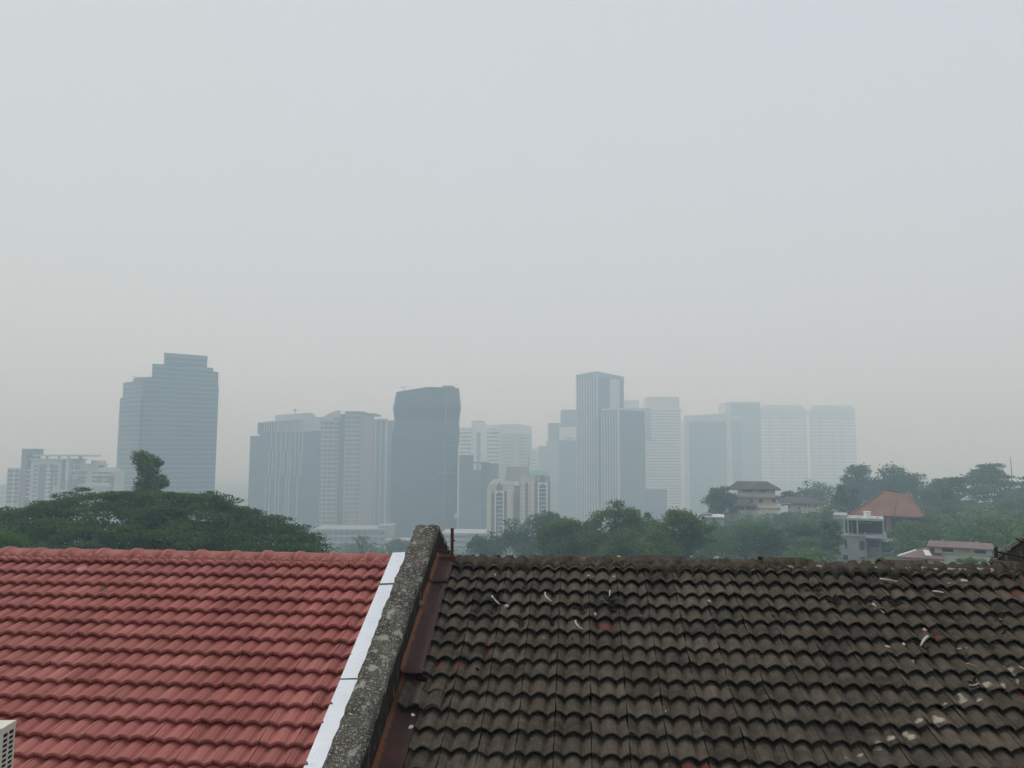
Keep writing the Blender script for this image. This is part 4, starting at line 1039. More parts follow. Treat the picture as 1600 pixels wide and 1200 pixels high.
def white_condo():
    b = PB('apartment_block', 'white apartment block with a tall mauve stair tower at the far left', 'apartment block', 90, 560, 760); b.px0 = 90
    K = 1600/190.0
    def X(u): return u/K
    def Yv(v): return 690+v/K
    P = lambda u0, u1, v0, v1, d0, d1: (X(u0), X(u1), Yv(v0), None if v1 is None else Yv(v1), d0, d1)
    b.part('wall', W_['offwhite'], [P(85, 255, 350, None, 6, 24), P(390, 890, 235, None, 0, 22), P(885, 1210, 300, None, 4, 24), P(1200, 1390, 340, None, 5, 24), P(1388, 1500, 385, None, 9, 24), P(680, 905, 650, None, -3, 2), P(985, 1420, 555, 598, 1, 6), P(1180, 1285, 245, 345, 12, 22)])
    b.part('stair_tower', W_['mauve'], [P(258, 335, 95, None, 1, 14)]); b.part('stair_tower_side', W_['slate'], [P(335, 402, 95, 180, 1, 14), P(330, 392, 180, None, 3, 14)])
    c = MB(); b.bx(c, *P(400, 1130, 172, 195, -2, 16)); b.bx(c, *P(350, 905, 222, 240, -1.5, 22)); b.bx(c, *P(1015, 1045, 195, 305, 6, 8))
    for u in (440, 580, 735, 870): b.bx(c, *P(u, u+14, 195, 224, 0, 2))
    b.bx(c, *P(890, 1220, 292, 304, 3, 24)); b.bx(c, *P(1145, 1230, 315, 340, 3, 10)); c.build('roof_canopy', W_['pale'], b.o)
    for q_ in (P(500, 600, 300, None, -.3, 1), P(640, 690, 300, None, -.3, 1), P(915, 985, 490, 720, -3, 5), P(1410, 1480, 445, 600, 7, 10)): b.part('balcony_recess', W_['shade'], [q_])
    b.part('glass_strip', W_['slate'], [P(795, 850, 245, 630, -.5, 1)]); b.part('white_rib', W_['white'], [P(852, 872, 245, 500, -.9, .5)])
    for v in [372, 425, 485, 545, 600, 660, 720]: b.part('balcony', W_['white'], [P(340, 392, v, v+14, 1.5, 3.4)])
    for k in range(9):
        v = 310+56*k
        b.part('balcony', W_['white'], [P(590, 650, v+40, v+62, -1.6, .2)])
        for (u0, u1) in ((430, 478),): b.part('window', W_['shade'], [P(u0, u1, v, v+28, -.5, .4)])
        if k < 5: b.part('window', W_['slate'], [P(705, 745, v, v+40, -.5, .4)])
    for k in range(8):
        v = 375+57*k
        b.part('window', W_['slate'], [P(92, 160, v, v+34, 5.4, 6.6)]); b.part('window', W_['slate'], [P(185, 232, v, v+34, 5.4, 6.6)])
    b.part('rib', W_['white'], [P(166, 182, 350, None, 5, 6.8)])
    for (u0, u1, v0, v1, d) in ((895, 945, 315, 365, 3.4), (975, 995, 315, 360, 3.4), (1020, 1038, 315, 360, 3.4), (895, 945, 400, 430, 3.4), (970, 990, 395, 420, 3.4), (1020, 1120, 390, 425, 3.0), (1010, 1115, 455, 490, 3.0), (1010, 1110, 505, 545, 3.0), (1000, 1090, 595, 640, .6), (895, 945, 455, 485, 3.4),
                            (1140, 1180, 395, 420, 4.2), (1205, 1240, 400, 420, 4.2), (1262, 1345, 395, 420, 4.4), (1355, 1410, 400, 420, 4.4), (1145, 1180, 450, 480, 4.2), (1205, 1245, 450, 480, 4.2), (1265, 1335, 450, 490, 4.4), (1355, 1410, 455, 485, 4.4), (1145, 1180, 505, 530, 4.2), (1205, 1245, 505, 535, 4.2), (1265, 1335, 500, 550, 4.4), (1360, 1400, 510, 540, 4.4),
                            (1480, 1502, 480, 500, 8.5), (1430, 1460, 400, 420, 8.5), (710, 755, 665, 690, -3.6), (780, 900, 665, 690, -3.6)):
        b.part('window', W_['shade'], [P(u0, u1, v0, v1, d, d+.9)])
    for (u0, u1, v) in ((1190, 1420, 432), (1130, 1420, 545), (885, 990, 372), (1280, 1500, 380)): b.part('terrace_wall', W_['white'], [P(u0, u1, v, v+14, 2.4, 4.5)])
    n = MB(); rng = random.Random(3)
    for k in range(9): n.blob((b.x(X(rng.uniform(1150, 1400)), 12), 9+rng.uniform(0, 4), b.z(Yv(336))), 1.4, 1.2, 1.1, rng)
    tag(n.build('roof_garden', M['leaf_dark'], b.o))
    c = PB('apartment_block', 'very pale apartment block cut off by the left edge of the photo', 'apartment block', 2, 800, 770); c.px0 = 2
    c.part('wall', W_['pale'], [(-30, 8, 757, None, 0, 20)])
    for y in (762, 769, 776, 783): c.part('window_band', W_['grey'], [(-28, 6, y, y+2.5, -.4, 1)])
white_condo()

def low_rises():
    b = PB('car_park', 'long low white car park with open decks behind the bare tree', 'car park', 550, 560, 845); b.px0 = 550
    b.part('deck', W_['greyer'], [(490, 601, 836.5, 839.5, -.6, 30)]); b.part('deck', W_['greyer'], [(490, 601, 846, 849, -.6, 30)]); b.part('roof_slab', W_['grey'], [(489, 602, 826.5, 829.5, -1, 30)])
    b.part('wall', W_['shade'], [(490, 601, 829, None, 2.5, 30)]); b.part('ground_wall', W_['greyer'], [(490, 601, 853, None, -.3, 3)])
    for x in range(492, 602, 9): b.part('column', W_['grey'], [(x, x+1.6, 829.5, 853, .2, 1)])
    b.part('stair_block', W_['pink'], [(590, 612, 822.5, 846, 4, 20)]); b.part('stair_roof', W_['grey'], [(589, 613, 821, 822.6, 3.4, 20.5)])
    c = PB('warehouse', 'low beige wall building with a pale roof line left of the parapet', 'warehouse', 630, 545, 850); c.px0 = 630
    c.part('wall', W_['pale'], [(601, 662, 846.5, None, 0, 18)]); c.part('roof_slab', W_['grey'], [(600, 663, 844.5, 846.7, -.6, 18.5)])
    d = PB('car_park', 'low white car park with three open decks behind the iron post', 'car park', 735, 540, 850); d.px0 = 735
    d.part('wall', W_['shade'], [(690, 768, 836, None, 2.5, 30)])
    for y in (833, 841.5, 849.5, 857.5): d.part('deck', W_['greyer'], [(690, 769, y, y+3.6, -.5, 30)])
    d.part('roof_kiosk', W_['slate'], [(731, 748, 834, 841, -1, 4)])
    e = PB('tower_crane', 'faint tower crane jib slanting across the dark block', 'crane', 735, 590, 800); e.px0 = 735
    A, B = Vector((e.x(728), 0, e.z(812))), Vector((e.x(778), 0, e.z(768))); q = MB(); q.tube([A, B], [.32, .22], 4); q.build('jib', W_['greyer'], e.o)
    q = MB(); q.tube([Vector((A.x, 0, -1)), A], [.6, .5], 5); q.build('mast', W_['slate'], e.o)
low_rises()

# ------------------------------------------------------------------ houses between the town and the roofs
def hip(mb, b, e0, e1, ye, r0, r1, yr, d0, d1, dr=None, th=.35, mi=0):
    """hip roof: eaves from pixel e0 to e1 at row ye, ridge from r0 to r1 at row yr, d0..d1 deep"""
    dr = (d0+d1)/2 if dr is None else dr
    E = [(b.x(e0, d0), d0), (b.x(e1, d0), d0), (b.x(e1, d0), d1), (b.x(e0, d0), d1)]; z0, z1 = b.z(ye, d0), b.z(yr, dr)
    Rg = [(b.x(r0, dr), dr), (b.x(r1, dr), dr)]
    A = [(p[0], p[1], z0) for p in E]; Bq = [(p[0], p[1], z1) for p in Rg]
    mb.quad(A[0], A[1], Bq[1], Bq[0], mi); mb.quad(A[2], A[3], Bq[0], Bq[1], mi); mb.poly([A[1], A[2], Bq[1]], mi); mb.poly([A[3], A[0], Bq[0]], mi)
    L = [(p[0], p[1], z0-th) for p in E]
    for i in range(4): mb.quad(L[i], L[(i+1) % 4], A[(i+1) % 4], A[i], mi)
    mb.poly(L[::-1], mi)
def roof_mat(name, c):
    t = MT(name, .85, .2); a = t.noise(t.coord(), .35, 5); w = t.n('ShaderNodeTexWave', wave_type='BANDS', bands_direction='X'); w.inputs['Scale'].default_value = 1.1; w.inputs['Distortion'].default_value = .6
    t.link(t.coord(), w.inputs['Vector'])
    cc = t.ramp(a, [(.3, tuple(x*.75 for x in c)), (.7, tuple(min(1, x*1.25) for x in c))]); t.base(t.mix(t.math('MULTIPLY', w.outputs[0], .25), cc, tuple(x*.6 for x in c))); return t.m
RM = {'brown': roof_mat('brown_roof_tiles', (.072, .058, .060)), 'orange': roof_mat('orange_roof_tiles', (.195, .098, .070)), 'purple': roof_mat('purple_brown_roof_tiles', (.20, .14, .14))}
def villa():
    b = PB('hillside_villa', 'cream three level villa with dark brown hipped roofs on the hill', 'villa', 1183, 260, 780, face=True); b.px0 = 1183
    q = MB(); hip(q, b, 1136, 1220.5, 764.5, 1152, 1199, 752, -2, 12); q.build('roof', RM['brown'], b.o)
    b.part('upper_wall', W_['ivory'], [(1152.5, 1211.5, 764.5, 776.6, 0, 10)]); b.part('lower_wall', W_['ivory'], [(1151, 1214, 778, None, .6, 10)])
    b.part('corner_column', W_['ivory'], [(1181, 1183, 765, 776.5, -.5, -.05)])
    b.part('eave_slab', plain('terracotta_eave', (.30, .19, .14)), [(1150, 1219, 776.3, 778.2, -1.6, 11)])
    for x0, x1 in ((1160, 1176), (1186, 1197)): b.part('window', W_['window'], [(x0, x1, 764.9, 768.6, -.12, .3)])
    for x0, x1, y0, y1 in ((1172.5, 1176, 780, 785), (1186, 1191.5, 779.5, 785.5), (1207, 1212, 779, 785)): b.part('window', W_['window'], [(x0, x1, y0, y1, .45, .9)])
    q = MB(); hip(q, b, 1135, 1183, 791, 1150, 1170, 784.3, -5, 1.5); q.build('porch_roof', RM['brown'], b.o)
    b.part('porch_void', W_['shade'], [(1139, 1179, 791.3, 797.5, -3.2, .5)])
    for x in (1148, 1163): b.part('porch_column', W_['ivory'], [(x, x+1.4, 791.4, 804, -4.4, -4.0)])
    b.part('balustrade', W_['ivory'], [(1138.5, 1166, 797.5, 804, -4.3, -3.9), (1167, 1217, 790, 793.6, -1.5, .55)])
    b.part('base_slab', plain('terracotta_eave', (.30, .19, .14)), [(1180, 1219, 793.5, 796.2, -2, 8)]); b.part('base_wall', W_['ivory'], [(1140, 1217, 797, None, -3.0, 8)])
    m_ = MB(); x = b.x(1178, -1); m_.tube([(x, 1, b.z(764)), (x, 3, b.z(754))], [.12, .08], 4); m_.build('antenna', W_['offwhite'], b.o)
    c = PB('hillside_house', 'low cream house with a wide brown roof beside the villa', 'house', 1252, 268, 785, face=True); c.px0 = 1252
    q = MB(); hip(q, c, 1214, 1290, 786.5, 1228, 1262, 776, -1.5, 12); q.build('roof', RM['brown'], c.o)
    c.part('wall', W_['ivory'], [(1233, 1285, 786.5, None, 0, 10)]); c.part('white_gutter', W_['white'], [(1214, 1236, 786.8, 788, -1.7, -1.4)])
    for x0, x1 in ((1257, 1259.5), (1262.5, 1265.5)): c.part('window', W_['window'], [(x0, x1, 787.5, 791.5, -.12, .3)])
    c.part('doorway', W_['slate'], [(1247, 1250.5, 792, 797, -.1, .4)])
    d = PB('flat_roof_house', 'small white flat roofed building below the villa trees', 'house', 1118, 200, 808, face=True); d.px0 = 1118
    d.part('wall', W_['greyer'], [(1096, 1131, 809, None, 0, 8)]); d.part('roof_slab', W_['offwhite'], [(1090, 1132, 807.3, 809.2, -.6, 8.5)]); d.part('window', W_['window'], [(1114, 1116.5, 810, 816, -.1, .3)])
    d.part('roof_hut', W_['slate'], [(1096, 1112, 803.5, 807.2, 1, 6)])
villa()
def orange_house():
    b = PB('hillside_house', 'house with a big steep orange tile roof behind the grey concrete building', 'house', 1390, 190, 800, face=True); b.px0 = 1390
    q = MB()
    e0, e1, d0, d1 = 1330, 1443, -2.5, 11
    z0 = b.z(806, d0); E = [(b.x(e0), d0, z0), (b.x(e1), d0, z0), (b.x(e1), d1, z0), (b.x(e0), d1, z0)]
    rz, r2 = b.z(766.5, 5.5), b.z(771, 5.5)
    R_ = [(b.x(1384), 5.5, rz), (b.x(1405), 5.5, rz), (b.x(1407.5), 5.5, r2), (b.x(1421), 5.5, r2)]
    q.poly([E[0], E[1], R_[3], R_[2], R_[1], R_[0]]); q.poly([E[2], E[3], R_[0], R_[1], R_[2], R_[3]]); q.poly([E[1], E[2], R_[3]]); q.poly([E[3], E[0], R_[0]])
    E2 = [(p[0], p[1], p[2]-.25) for p in E]
    for i in range(4): q.quad(E2[i], E2[(i+1) % 4], E[(i+1) % 4], E[i])
    q.poly(E2[::-1]); rf = q.build('roof', RM['orange'], b.o)
    hp = MB()
    for p, r in ((E[0], R_[0]), (E[1], R_[3]), ((b.x(1396), d0, z0), (b.x(1402), 3.0, z0+(rz-z0)*.66))): hp.tube([tuple(Vector(p)+Vector((0, 0, .08))), tuple(Vector(r)+Vector((0, 0, .08)))], [.16, .16], 5)
    for k, c_ in enumerate([MB(), MB(), MB()]):
        p, r = ((E[0], R_[0]), (E[1], R_[3]), ((b.x(1396), d0, z0+.02), (b.x(1402), 3.0, z0+(rz-z0)*.70)))[k]
        c_.tube([tuple(Vector(p)+Vector((0, 0, .08))), tuple(Vector(r)+Vector((0, 0, .08)))], [.17, .17], 5); c_.build('hip_ridge', RM['orange'], rf)
    wl = plain('brown_house_wall', (.20, .12, .09)); b.part('wall', wl, [(1345, 1434, 806.8, None, 1, 12)])  # walls in the house's own brown
    for x0, x1 in ((1384, 1391.5), (1412, 1416)): b.part('pillar', plain('terracotta_pillar', (.36, .17, .11)), [(x0, x1, 806.9, None, -.6, .3)])
    for x0, x1 in ((1393, 1410), (1418, 1430)): b.part('window', W_['window'], [(x0, x1, 810, 826, .85, 1.3)])
    c = PB('hillside_house', 'far small red roofed house peeping between the trees above the orange roof', 'house', 1345, 262, 784, face=True); c.px0 = 1345
    q = MB(); hip(q, c, 1337, 1354, 785, 1341, 1350, 782.8, -1, 6); q.build('roof', RM['purple'], c.o); c.part('wall', W_['cream'], [(1339, 1352, 785.4, None, 0, 5)])
orange_house()
def concrete_house():
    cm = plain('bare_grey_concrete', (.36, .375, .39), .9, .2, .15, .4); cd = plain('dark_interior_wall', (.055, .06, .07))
    b = PB('unfinished_house', 'unfinished grey concrete house with open upper frames and a white roof tank', 'house', 1345, 150, 840, face=True); b.px0 = 1345
    b.part('wall', cm, [(1314, 1353, 838, None, 0, 9), (1353, 1396, 845, None, 2.2, 9)])
    b.part('upper_floor_slab', cm, [(1313, 1386, 836, 838.6, -.35, 9.5)])
    b.part('roof_slab', cm, [(1323, 1382.5, 810, 813.5, -.3, 8.5)]); b.part('side_wing', cm, [(1303, 1324.5, 805.3, 812, 1.2, 8), (1318, 1322, 812, 836, 1.2, 8)])
    for x in (1324.5, 1339, 1379.5): b.part('column', cm, [(x, x+2.6, 813.5, 836, -.2, .2)])
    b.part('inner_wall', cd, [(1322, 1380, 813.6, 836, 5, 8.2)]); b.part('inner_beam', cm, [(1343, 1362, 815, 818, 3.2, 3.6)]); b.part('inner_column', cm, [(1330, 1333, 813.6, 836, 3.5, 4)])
    b.part('ledge_slab', cm, [(1353, 1386, 838.8, 840.6, -1.2, 4)]); b.part('parapet_post', cm, [(1351, 1353.6, 832, 838, -.3, .2), ])
    for x0, x1, y0, y1, d in ((1342.5, 1350.5, 845, 859, -.08), (1320.5, 1323, 844, 858, -.08), (1316.5, 1324, 868.5, 876, -.08), (1343, 1351, 870, 880, -.08), (1357.5, 1373, 845.5, 853.5, 2.1), (1378, 1392, 846, 860, 2.1)):
        b.part('window', W_['window'], [(x0, x1, y0, y1, d, d+.3)])
    b.part('side_block', cm, [(1301, 1313.8, 834, 837, .5, 6), (1303, 1313.5, 846, None, 1.5, 6)]); b.part('side_opening', cd, [(1305, 1312, 839, 846, 1.6, 2.4)])
    b.part('column', cm, [(1373, 1376.5, 845, 870, 1.2, 1.6)]); b.part('column', cm, [(1391, 1394, 846, 866, 1.4, 1.8)])
    t = MB(); x = b.x(1356.5, 2); n = 14; f = lambda r: [(x+r*math.cos(2*math.pi*k/n), 2+r*math.sin(2*math.pi*k/n)) for k in range(n)]
    t.prism(f(.62), b.z(810), b.z(801.2)); t.prism(f(.68), b.z(801.2), b.z(799.6)); o = t.build('water_tank', W_['white']); o.location = b.o.location; o.rotation_euler = b.o.rotation_euler; tag(o, 'white round water tank on the roof of the unfinished concrete house', 'water tank')
    b.part('roof_pipe', cm, [(1340.5, 1346, 808.3, 809.9, 1, 1.5), (1371, 1373, 806, 810, .5, .8)])
concrete_house()
def low_white_house():
    b = PB('low_white_house', 'white house with low purple brown roofs and two dark windows just behind the dark roof', 'house', 1505, 95, 862, face=True); b.px0 = 1505
    q = MB(); hip(q, b, 1448.5, 1554.5, 856, 1474, 1527, 846.5, -1, 6.5, 2.6, .18); q.build('roof', RM['purple'], b.o)
    rp = MB()
    for r in (1474, 1527): rp.prism([(b.x(r-9, 1), -.2), (b.x(r+9, 1), -.2), (b.x(r+1, 3), 3.4), (b.x(r-1, 3), 3.4)], b.z(855.5, -1), [b.z(855, -1), b.z(855, -1), b.z(845.2, 3), b.z(845.2, 3)])
    rp.build('roof_hip', RM['purple'], b.o)
    b.part('wall', W_['white'], [(1460.5, 1549.5, 857.2, 866, 0, 8), (1467.5, 1547, 866, None, .25, 8)]); b.part('recess_wall', W_['cream'], [(1497.5, 1514.5, 857.2, None, -.08, .6)])
    b.part('ledge', W_['offwhite'], [(1460, 1497, 865.2, 866.6, -.12, .3)]); b.part('ledge', W_['offwhite'], [(1515, 1550, 865.2, 866.6, -.12, .3)])
    for x0, x1 in ((1472, 1489.5), (1522.5, 1540.5)): b.part('window', W_['window'], [(x0, x1, 857.5, 863.6, -.06, .3)])
    q = MB(); z0 = b.z(875.5, -2); q.quad((b.x(1404), -2, z0), (b.x(1476), -2, z0), (b.x(1467), 2.5, b.z(857.5, 2.5)), (b.x(1448), 2.5, b.z(857.5, 2.5)))
    q.quad((b.x(1404), -2, z0-.2), (b.x(1476), -2, z0-.2), (b.x(1476), -2, z0), (b.x(1404), -2, z0)); q.poly([(b.x(1404), -2, z0), (b.x(1448), 2.5, b.z(857.5, 2.5)), (b.x(1425), 6, z0)])
    lr = q.build('lower_roof', RM['purple'], b.o)
    def on(px, py): f = (875.5-py)/18.0; return (b.x(px, -2+4.5*f), -2+4.5*f-.03, z0+(b.z(857.5, 2.5)-z0)*f+.03)
    sk = MB(); sk.quad(on(1446, 871.5), on(1456, 871.5), on(1451, 863), on(1442, 863)); sk.build('skylight', W_['white'], lr)
    hr = MB(); hr.tube([(b.x(1404.5), -2, z0+.06), (b.x(1431), .7, z0+.06+(b.z(857.5, 2.5)-z0)*.60)], [.13, .13], 5); hr.build('white_hip_ridge', W_['white'], lr)
    b.part('eave_board', W_['white'], [(1406, 1466, 875.8, 878, -1.9, -1.7)]); b.part('lower_wall', W_['cream'], [(1410, 1468, 877.5, None, -1, 6)])
    q = MB(); q.quad((b.x(1544), .2, b.z(879, 0)), (b.x(1590), .2, b.z(879, 0)), (b.x(1580), 3, b.z(858, 3)), (b.x(1554), 3, b.z(858, 3))); q.quad((b.x(1544), .2, b.z(884, 0)), (b.x(1590), .2, b.z(884, 0)), (b.x(1590), .2, b.z(879, 0)), (b.x(1544), .2, b.z(879, 0))); q.build('lower_roof', RM['purple'], b.o)
low_white_house()

# ------------------------------------------------------------------ trees
def leaf_cloud(name, pads, n, size, mat, parent, seed, flat=0.0, shell=.75, top=.25, rag=.2):
    """n small bent leaf sprays spread over the pads (centre, radii, tint), most of them near each pad's skin"""
    rg = np.random.default_rng(seed); P = np.array([[*p[0], *p[1], p[2]] for p in pads], dtype=float)
    w = (P[:, 3]*P[:, 4]+P[:, 3]*P[:, 5])**.9; idx = rg.choice(len(P), n, p=w/w.sum())
    d = rg.normal(size=(n, 3)); d[:, 2] += top; d /= np.linalg.norm(d, axis=1)[:, None]
    r = np.where(rg.random(n) < shell, rg.uniform(.70, 1.06, n), rg.uniform(.2, .8, n)); r = np.where(rg.random(n) < rag, rg.uniform(1.0, 1.38, n), r)
    ctr = P[idx, :3]+d*P[idx, 3:6]*r[:, None]
    nrm = d*(1-flat)+np.array([0, 0, 1])*flat+rg.normal(size=(n, 3))*.45; nrm /= np.linalg.norm(nrm, axis=1)[:, None]
    t = np.cross(nrm, rg.normal(size=(n, 3))); t /= np.linalg.norm(t, axis=1)[:, None]; u = np.cross(nrm, t)
    L = size*rg.uniform(.6, 1.5, n)[:, None]; Wd = L*rg.uniform(.4, .75, n)[:, None]
    V = np.stack([ctr-t*L*.5, ctr+u*Wd*.5+nrm*L*.12, ctr+t*L*.5-nrm*L*.08, ctr-u*Wd*.5+nrm*L*.12], 1).reshape(-1, 3)
    tint = np.clip(P[idx, 6]+rg.normal(size=n)*.16, 0, 1)
    C = np.zeros((n*4, 4)); C[:, 0] = np.repeat(tint, 4); C[:, 3] = 1
    return np_mesh(name, V, np.arange(n*4).reshape(-1, 4), mat, parent, C)
def trunk_mesh(parent, base_r, fork, tips, seed, mat='bark', name='trunk'):
    rng = random.Random(seed); mb = MB(); f = Vector(fork)
    mb.tube([(0, 0, -.6), (0, 0, .3), tuple(f*.5+Vector((rng.uniform(-.2, .2), rng.uniform(-.2, .2), 0))), tuple(f)], [base_r*1.5, base_r*1.1, base_r*.9, base_r*.75], 8)
    for tp in tips:
        e = Vector(tp); m_ = f+(e-f)*.5+Vector((rng.uniform(-.1, .1), rng.uniform(-.1, .1), rng.uniform(.0, .12)))*(e-f).length
        k = base_r*rng.uniform(.35, .5); mb.tube([tuple(f-Vector((0, 0, base_r))), tuple(m_), tuple(e)], [k, k*.6, k*.2], 5)
        if rng.random() < .7:
            e2 = m_+(e-m_).cross(Vector((0, 0, 1)))*.5*rng.choice((-1, 1))+Vector((0, 0, (e-m_).length*.4)); mb.tube([tuple(m_), tuple(e2)], [k*.5, k*.15], 4)
    return mb.build(name, M[mat], parent)
GROUPS = {}
def tree(name, label, px0, px1, pyt, pyb, Y, mat, seed, shape='round', leaf=3.2, dens=.7, group=None, pads=26, tint=.45, flat=None, cat='tree'):
    """a tree whose crown fills pixel box px0..px1, pyt..pyb at distance Y"""
    rng = random.Random(seed); k = Y/F; cx = (px0+px1)/2; T = at(cx, pyt, Y); Bm = at(cx, pyb, Y); g = terrain(T.x, Y)
    W, H = (px1-px0)*k/2, T.z-Bm.z; zt = T.z-g; Dp = W*(.85 if shape != 'row' else .5)
    t = thing(name, label, cat, (T.x, Y, g), 0, group); ps = []
    for i in range(pads):
        if shape == 'umbrella':
            a, q = rng.uniform(0, 6.283), math.sqrt(rng.random()); x, y = math.cos(a)*q*.88, math.sin(a)*q*.88
            z = zt-H*.12-H*.62*q*q-rng.random()**2*H*.28; r = W*rng.uniform(.16, .30); rr = (r, r, r*rng.uniform(.22, .34))
            ps.append(((x*W, y*Dp, z), rr, tint+rng.uniform(-.25, .3)))
        elif shape == 'tall':
            f = rng.random(); wz = (.55+.45*math.sin(f*7+seed))*(1-.4*f); a = rng.uniform(0, 6.283); r = W*rng.uniform(.22, .42)
            ps.append(((math.cos(a)*W*.6*wz, math.sin(a)*W*.6*wz, zt-H*(1-f)*.95-r*.4), (r, r, r*.9), tint+rng.uniform(-.25, .25)))
        else:
            v = Vector((rng.gauss(0, 1), rng.gauss(0, 1), rng.gauss(.2, .8))).normalized()*(rng.random()**.33)
            r = W*rng.uniform(.17, .34)
            sq = .75 if shape == 'round' else .5
            hz = H*.5
            zc = zt-hz
            hx = min(1.15, 1.3-.5*max(0, v.z))
            ps.append(((v.x*(W-r*.8)*hx, v.y*(Dp-r*.6), zc+v.z*max(.1, hz-r*sq*.9)), (r, r*.95, r*sq*rng.uniform(.7, 1.1)), tint+rng.uniform(-.3, .3)))
    if shape != 'tall':
        for i in range(int(pads*.8)):                            # smaller sprays budding from the bigger ones
            c_, r_, t_ = rng.choice(ps[:pads]); v = Vector((rng.gauss(0, 1), rng.gauss(0, 1), rng.gauss(.3, .7))).normalized(); q = rng.uniform(.35, .6)
            ps.append(((c_[0]+v.x*r_[0]*.95, c_[1]+v.y*r_[1]*.95, min(zt, c_[2]+v.z*r_[2]*.95)), (r_[0]*q, r_[1]*q, r_[2]*q), t_+rng.uniform(-.15, .25)))
    n = int(min(34000, max(350, (px1-px0)*(pyb-pyt)*dens*1.6)))
    leaf_cloud('crown', ps, n, leaf*k, M[mat], t, seed, (.45 if shape == 'umbrella' else .15) if flat is None else flat)
    fork = Vector((rng.uniform(-.05, .05)*W, 0, max(1.0, zt-H*(.75 if shape != 'tall' else .9))))
    tips = [p[0] for p in rng.sample(ps, min(9, len(ps)))]
    trunk_mesh(t, max(.14, min(.75, W*.05)), fork, tips, seed)
    return t
def rain_tree():
    Y = 75.0; k = Y/F; C0 = at(215, 766, Y); g = terrain(C0.x, Y); rng = random.Random(77)
    t = thing('rain_tree', 'huge spreading dark rain tree with a layered umbrella crown behind the red roof', 'tree', (C0.x, Y, g))
    out = [(-60, 815), (-30, 806), (10, 800), (40, 793), (75, 784), (110, 777), (135, 770), (180, 768), (240, 767), (290, 770), (335, 774), (355, 786), (385, 795), (410, 806), (440, 816), (465, 826), (485, 838), (497, 850)]
    def topy(x):
        for (a, ya), (b, yb) in zip(out[:-1], out[1:]):
            if a <= x <= b: return ya+(yb-ya)*(x-a)/(b-a)
        return 860
    R = 272*k; pads = []
    for i in range(430):
        px = rng.uniform(-55, 492); q = rng.random()**.75*1.08 if i % 4 else 0.0; ty = topy(px); u = (px-220)/275
        hw = rng.uniform(13, 30)*(1 if q > 0 else .8); hh = rng.uniform(3.6, 7.2)
        py = ty+hh+1+q*(872-ty)
        half = R*math.sqrt(max(0, 1-u*u)); d = -half*.9*min(1, q*1.5)+rng.uniform(-.12, .12)*R if q > 0 else rng.uniform(-.1, .35)*half
        P = at(px, py, Y+d)-Vector((C0.x, Y, g)); kk = (Y+d)/F
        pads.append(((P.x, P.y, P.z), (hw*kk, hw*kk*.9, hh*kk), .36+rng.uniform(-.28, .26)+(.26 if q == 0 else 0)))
    for i in range(45):                                          # the far half of the umbrella
        a, q = rng.uniform(0, math.pi), math.sqrt(rng.random()); x, y = math.cos(a)*q, math.sin(a)*q
        z = C0.z-g-1.2-4.2*q*q; r = rng.uniform(1.0, 2.0); pads.append(((x*R*.9, y*R*.85, z), (r, r, r*.3), .4+rng.uniform(-.25, .25)))
    for i in range(150):                                         # the lower inside of the crown
        px, py, d = rng.uniform(-50, 478), rng.uniform(818, 885), rng.uniform(-.55, .5)*R; py = max(py, topy(px)+8); u = (px-220)/275; d *= math.sqrt(max(.02, 1-u*u))
        P = at(px, py, Y+d)-Vector((C0.x, Y, g)); kk = (Y+d)/F; hw = rng.uniform(14, 28)
        pads.append(((P.x, P.y, P.z), (hw*kk, hw*kk*.9, rng.uniform(5, 8)*kk), .3+rng.uniform(-.25, .2)))
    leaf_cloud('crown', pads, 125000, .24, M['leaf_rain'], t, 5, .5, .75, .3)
    tips = [p[0] for p in rng.sample(pads, 26)]
    trunk_mesh(t, .65, (0, 0, 5.5), tips, 5)
    # twiggy ends reaching past the outline
    sp = []
    for (px, py) in ((492, 836), (478, 824), (445, 812), (368, 782), (350, 776), (92, 776), (108, 772), (330, 771), (60, 786), (430, 808), (400, 800), (128, 765), (10, 796)):
        P = at(px, py, Y+rng.uniform(-3, 3))-Vector((C0.x, Y, g)); sp.append(((P.x, P.y, P.z), (.85, .6, .22), .5))
    leaf_cloud('twig_ends', sp, 1500, .2, M['leaf_rain'], t, 6, .4)
rain_tree()
def slender_tree():
    Y = 98.0; k = Y/F; C0 = at(234, 770, Y); g = terrain(C0.x, Y); t = thing('slender_tree', 'slender upright tree rising above the rain tree in front of the stepped tower', 'tree', (C0.x, Y, g)); pads = []
    rng = random.Random(8)
    for px, py, r in ((213, 712, 7), (222, 709, 5), (219, 722, 10), (231, 716, 9), (242, 722, 9), (250, 725, 5), (233, 730, 12), (222, 732, 7), (230, 743, 11), (240, 738, 9), (228, 755, 14), (243, 752, 8), (252, 750, 8), (257, 756, 6), (240, 764, 13), (222, 766, 11), (232, 776, 16), (215, 758, 5)):
        P = at(px, py, Y+rng.uniform(-.5, .5))-Vector((C0.x, Y, g)); pads.append(((P.x, P.y, P.z), (r*k, r*k, r*k*.85), .4+rng.uniform(-.25, .35)))
    leaf_cloud('crown', pads, 4300, .30, M['leaf_mid'], t, 9, .1, .6, .25, .4); trunk_mesh(t, .22, (0, 0, at(234, 765, Y).z-g), [p[0] for p in pads[:9]], 3)
slender_tree()
HG = 'trees on the hill at the right'; MG = 'trees in front of the town'
tree('leafy_tree', 'airy tree with sky gaps at the left edge beside the rain tree', -45, 38, 789, 880, 92, 'leaf_rain', 11, dens=.32, pads=22)
tree('leafy_tree', 'bright green tree at the lower left edge below the rain tree', -60, 50, 822, 900, 52, 'leaf_bright', 12, dens=.6, pads=30)
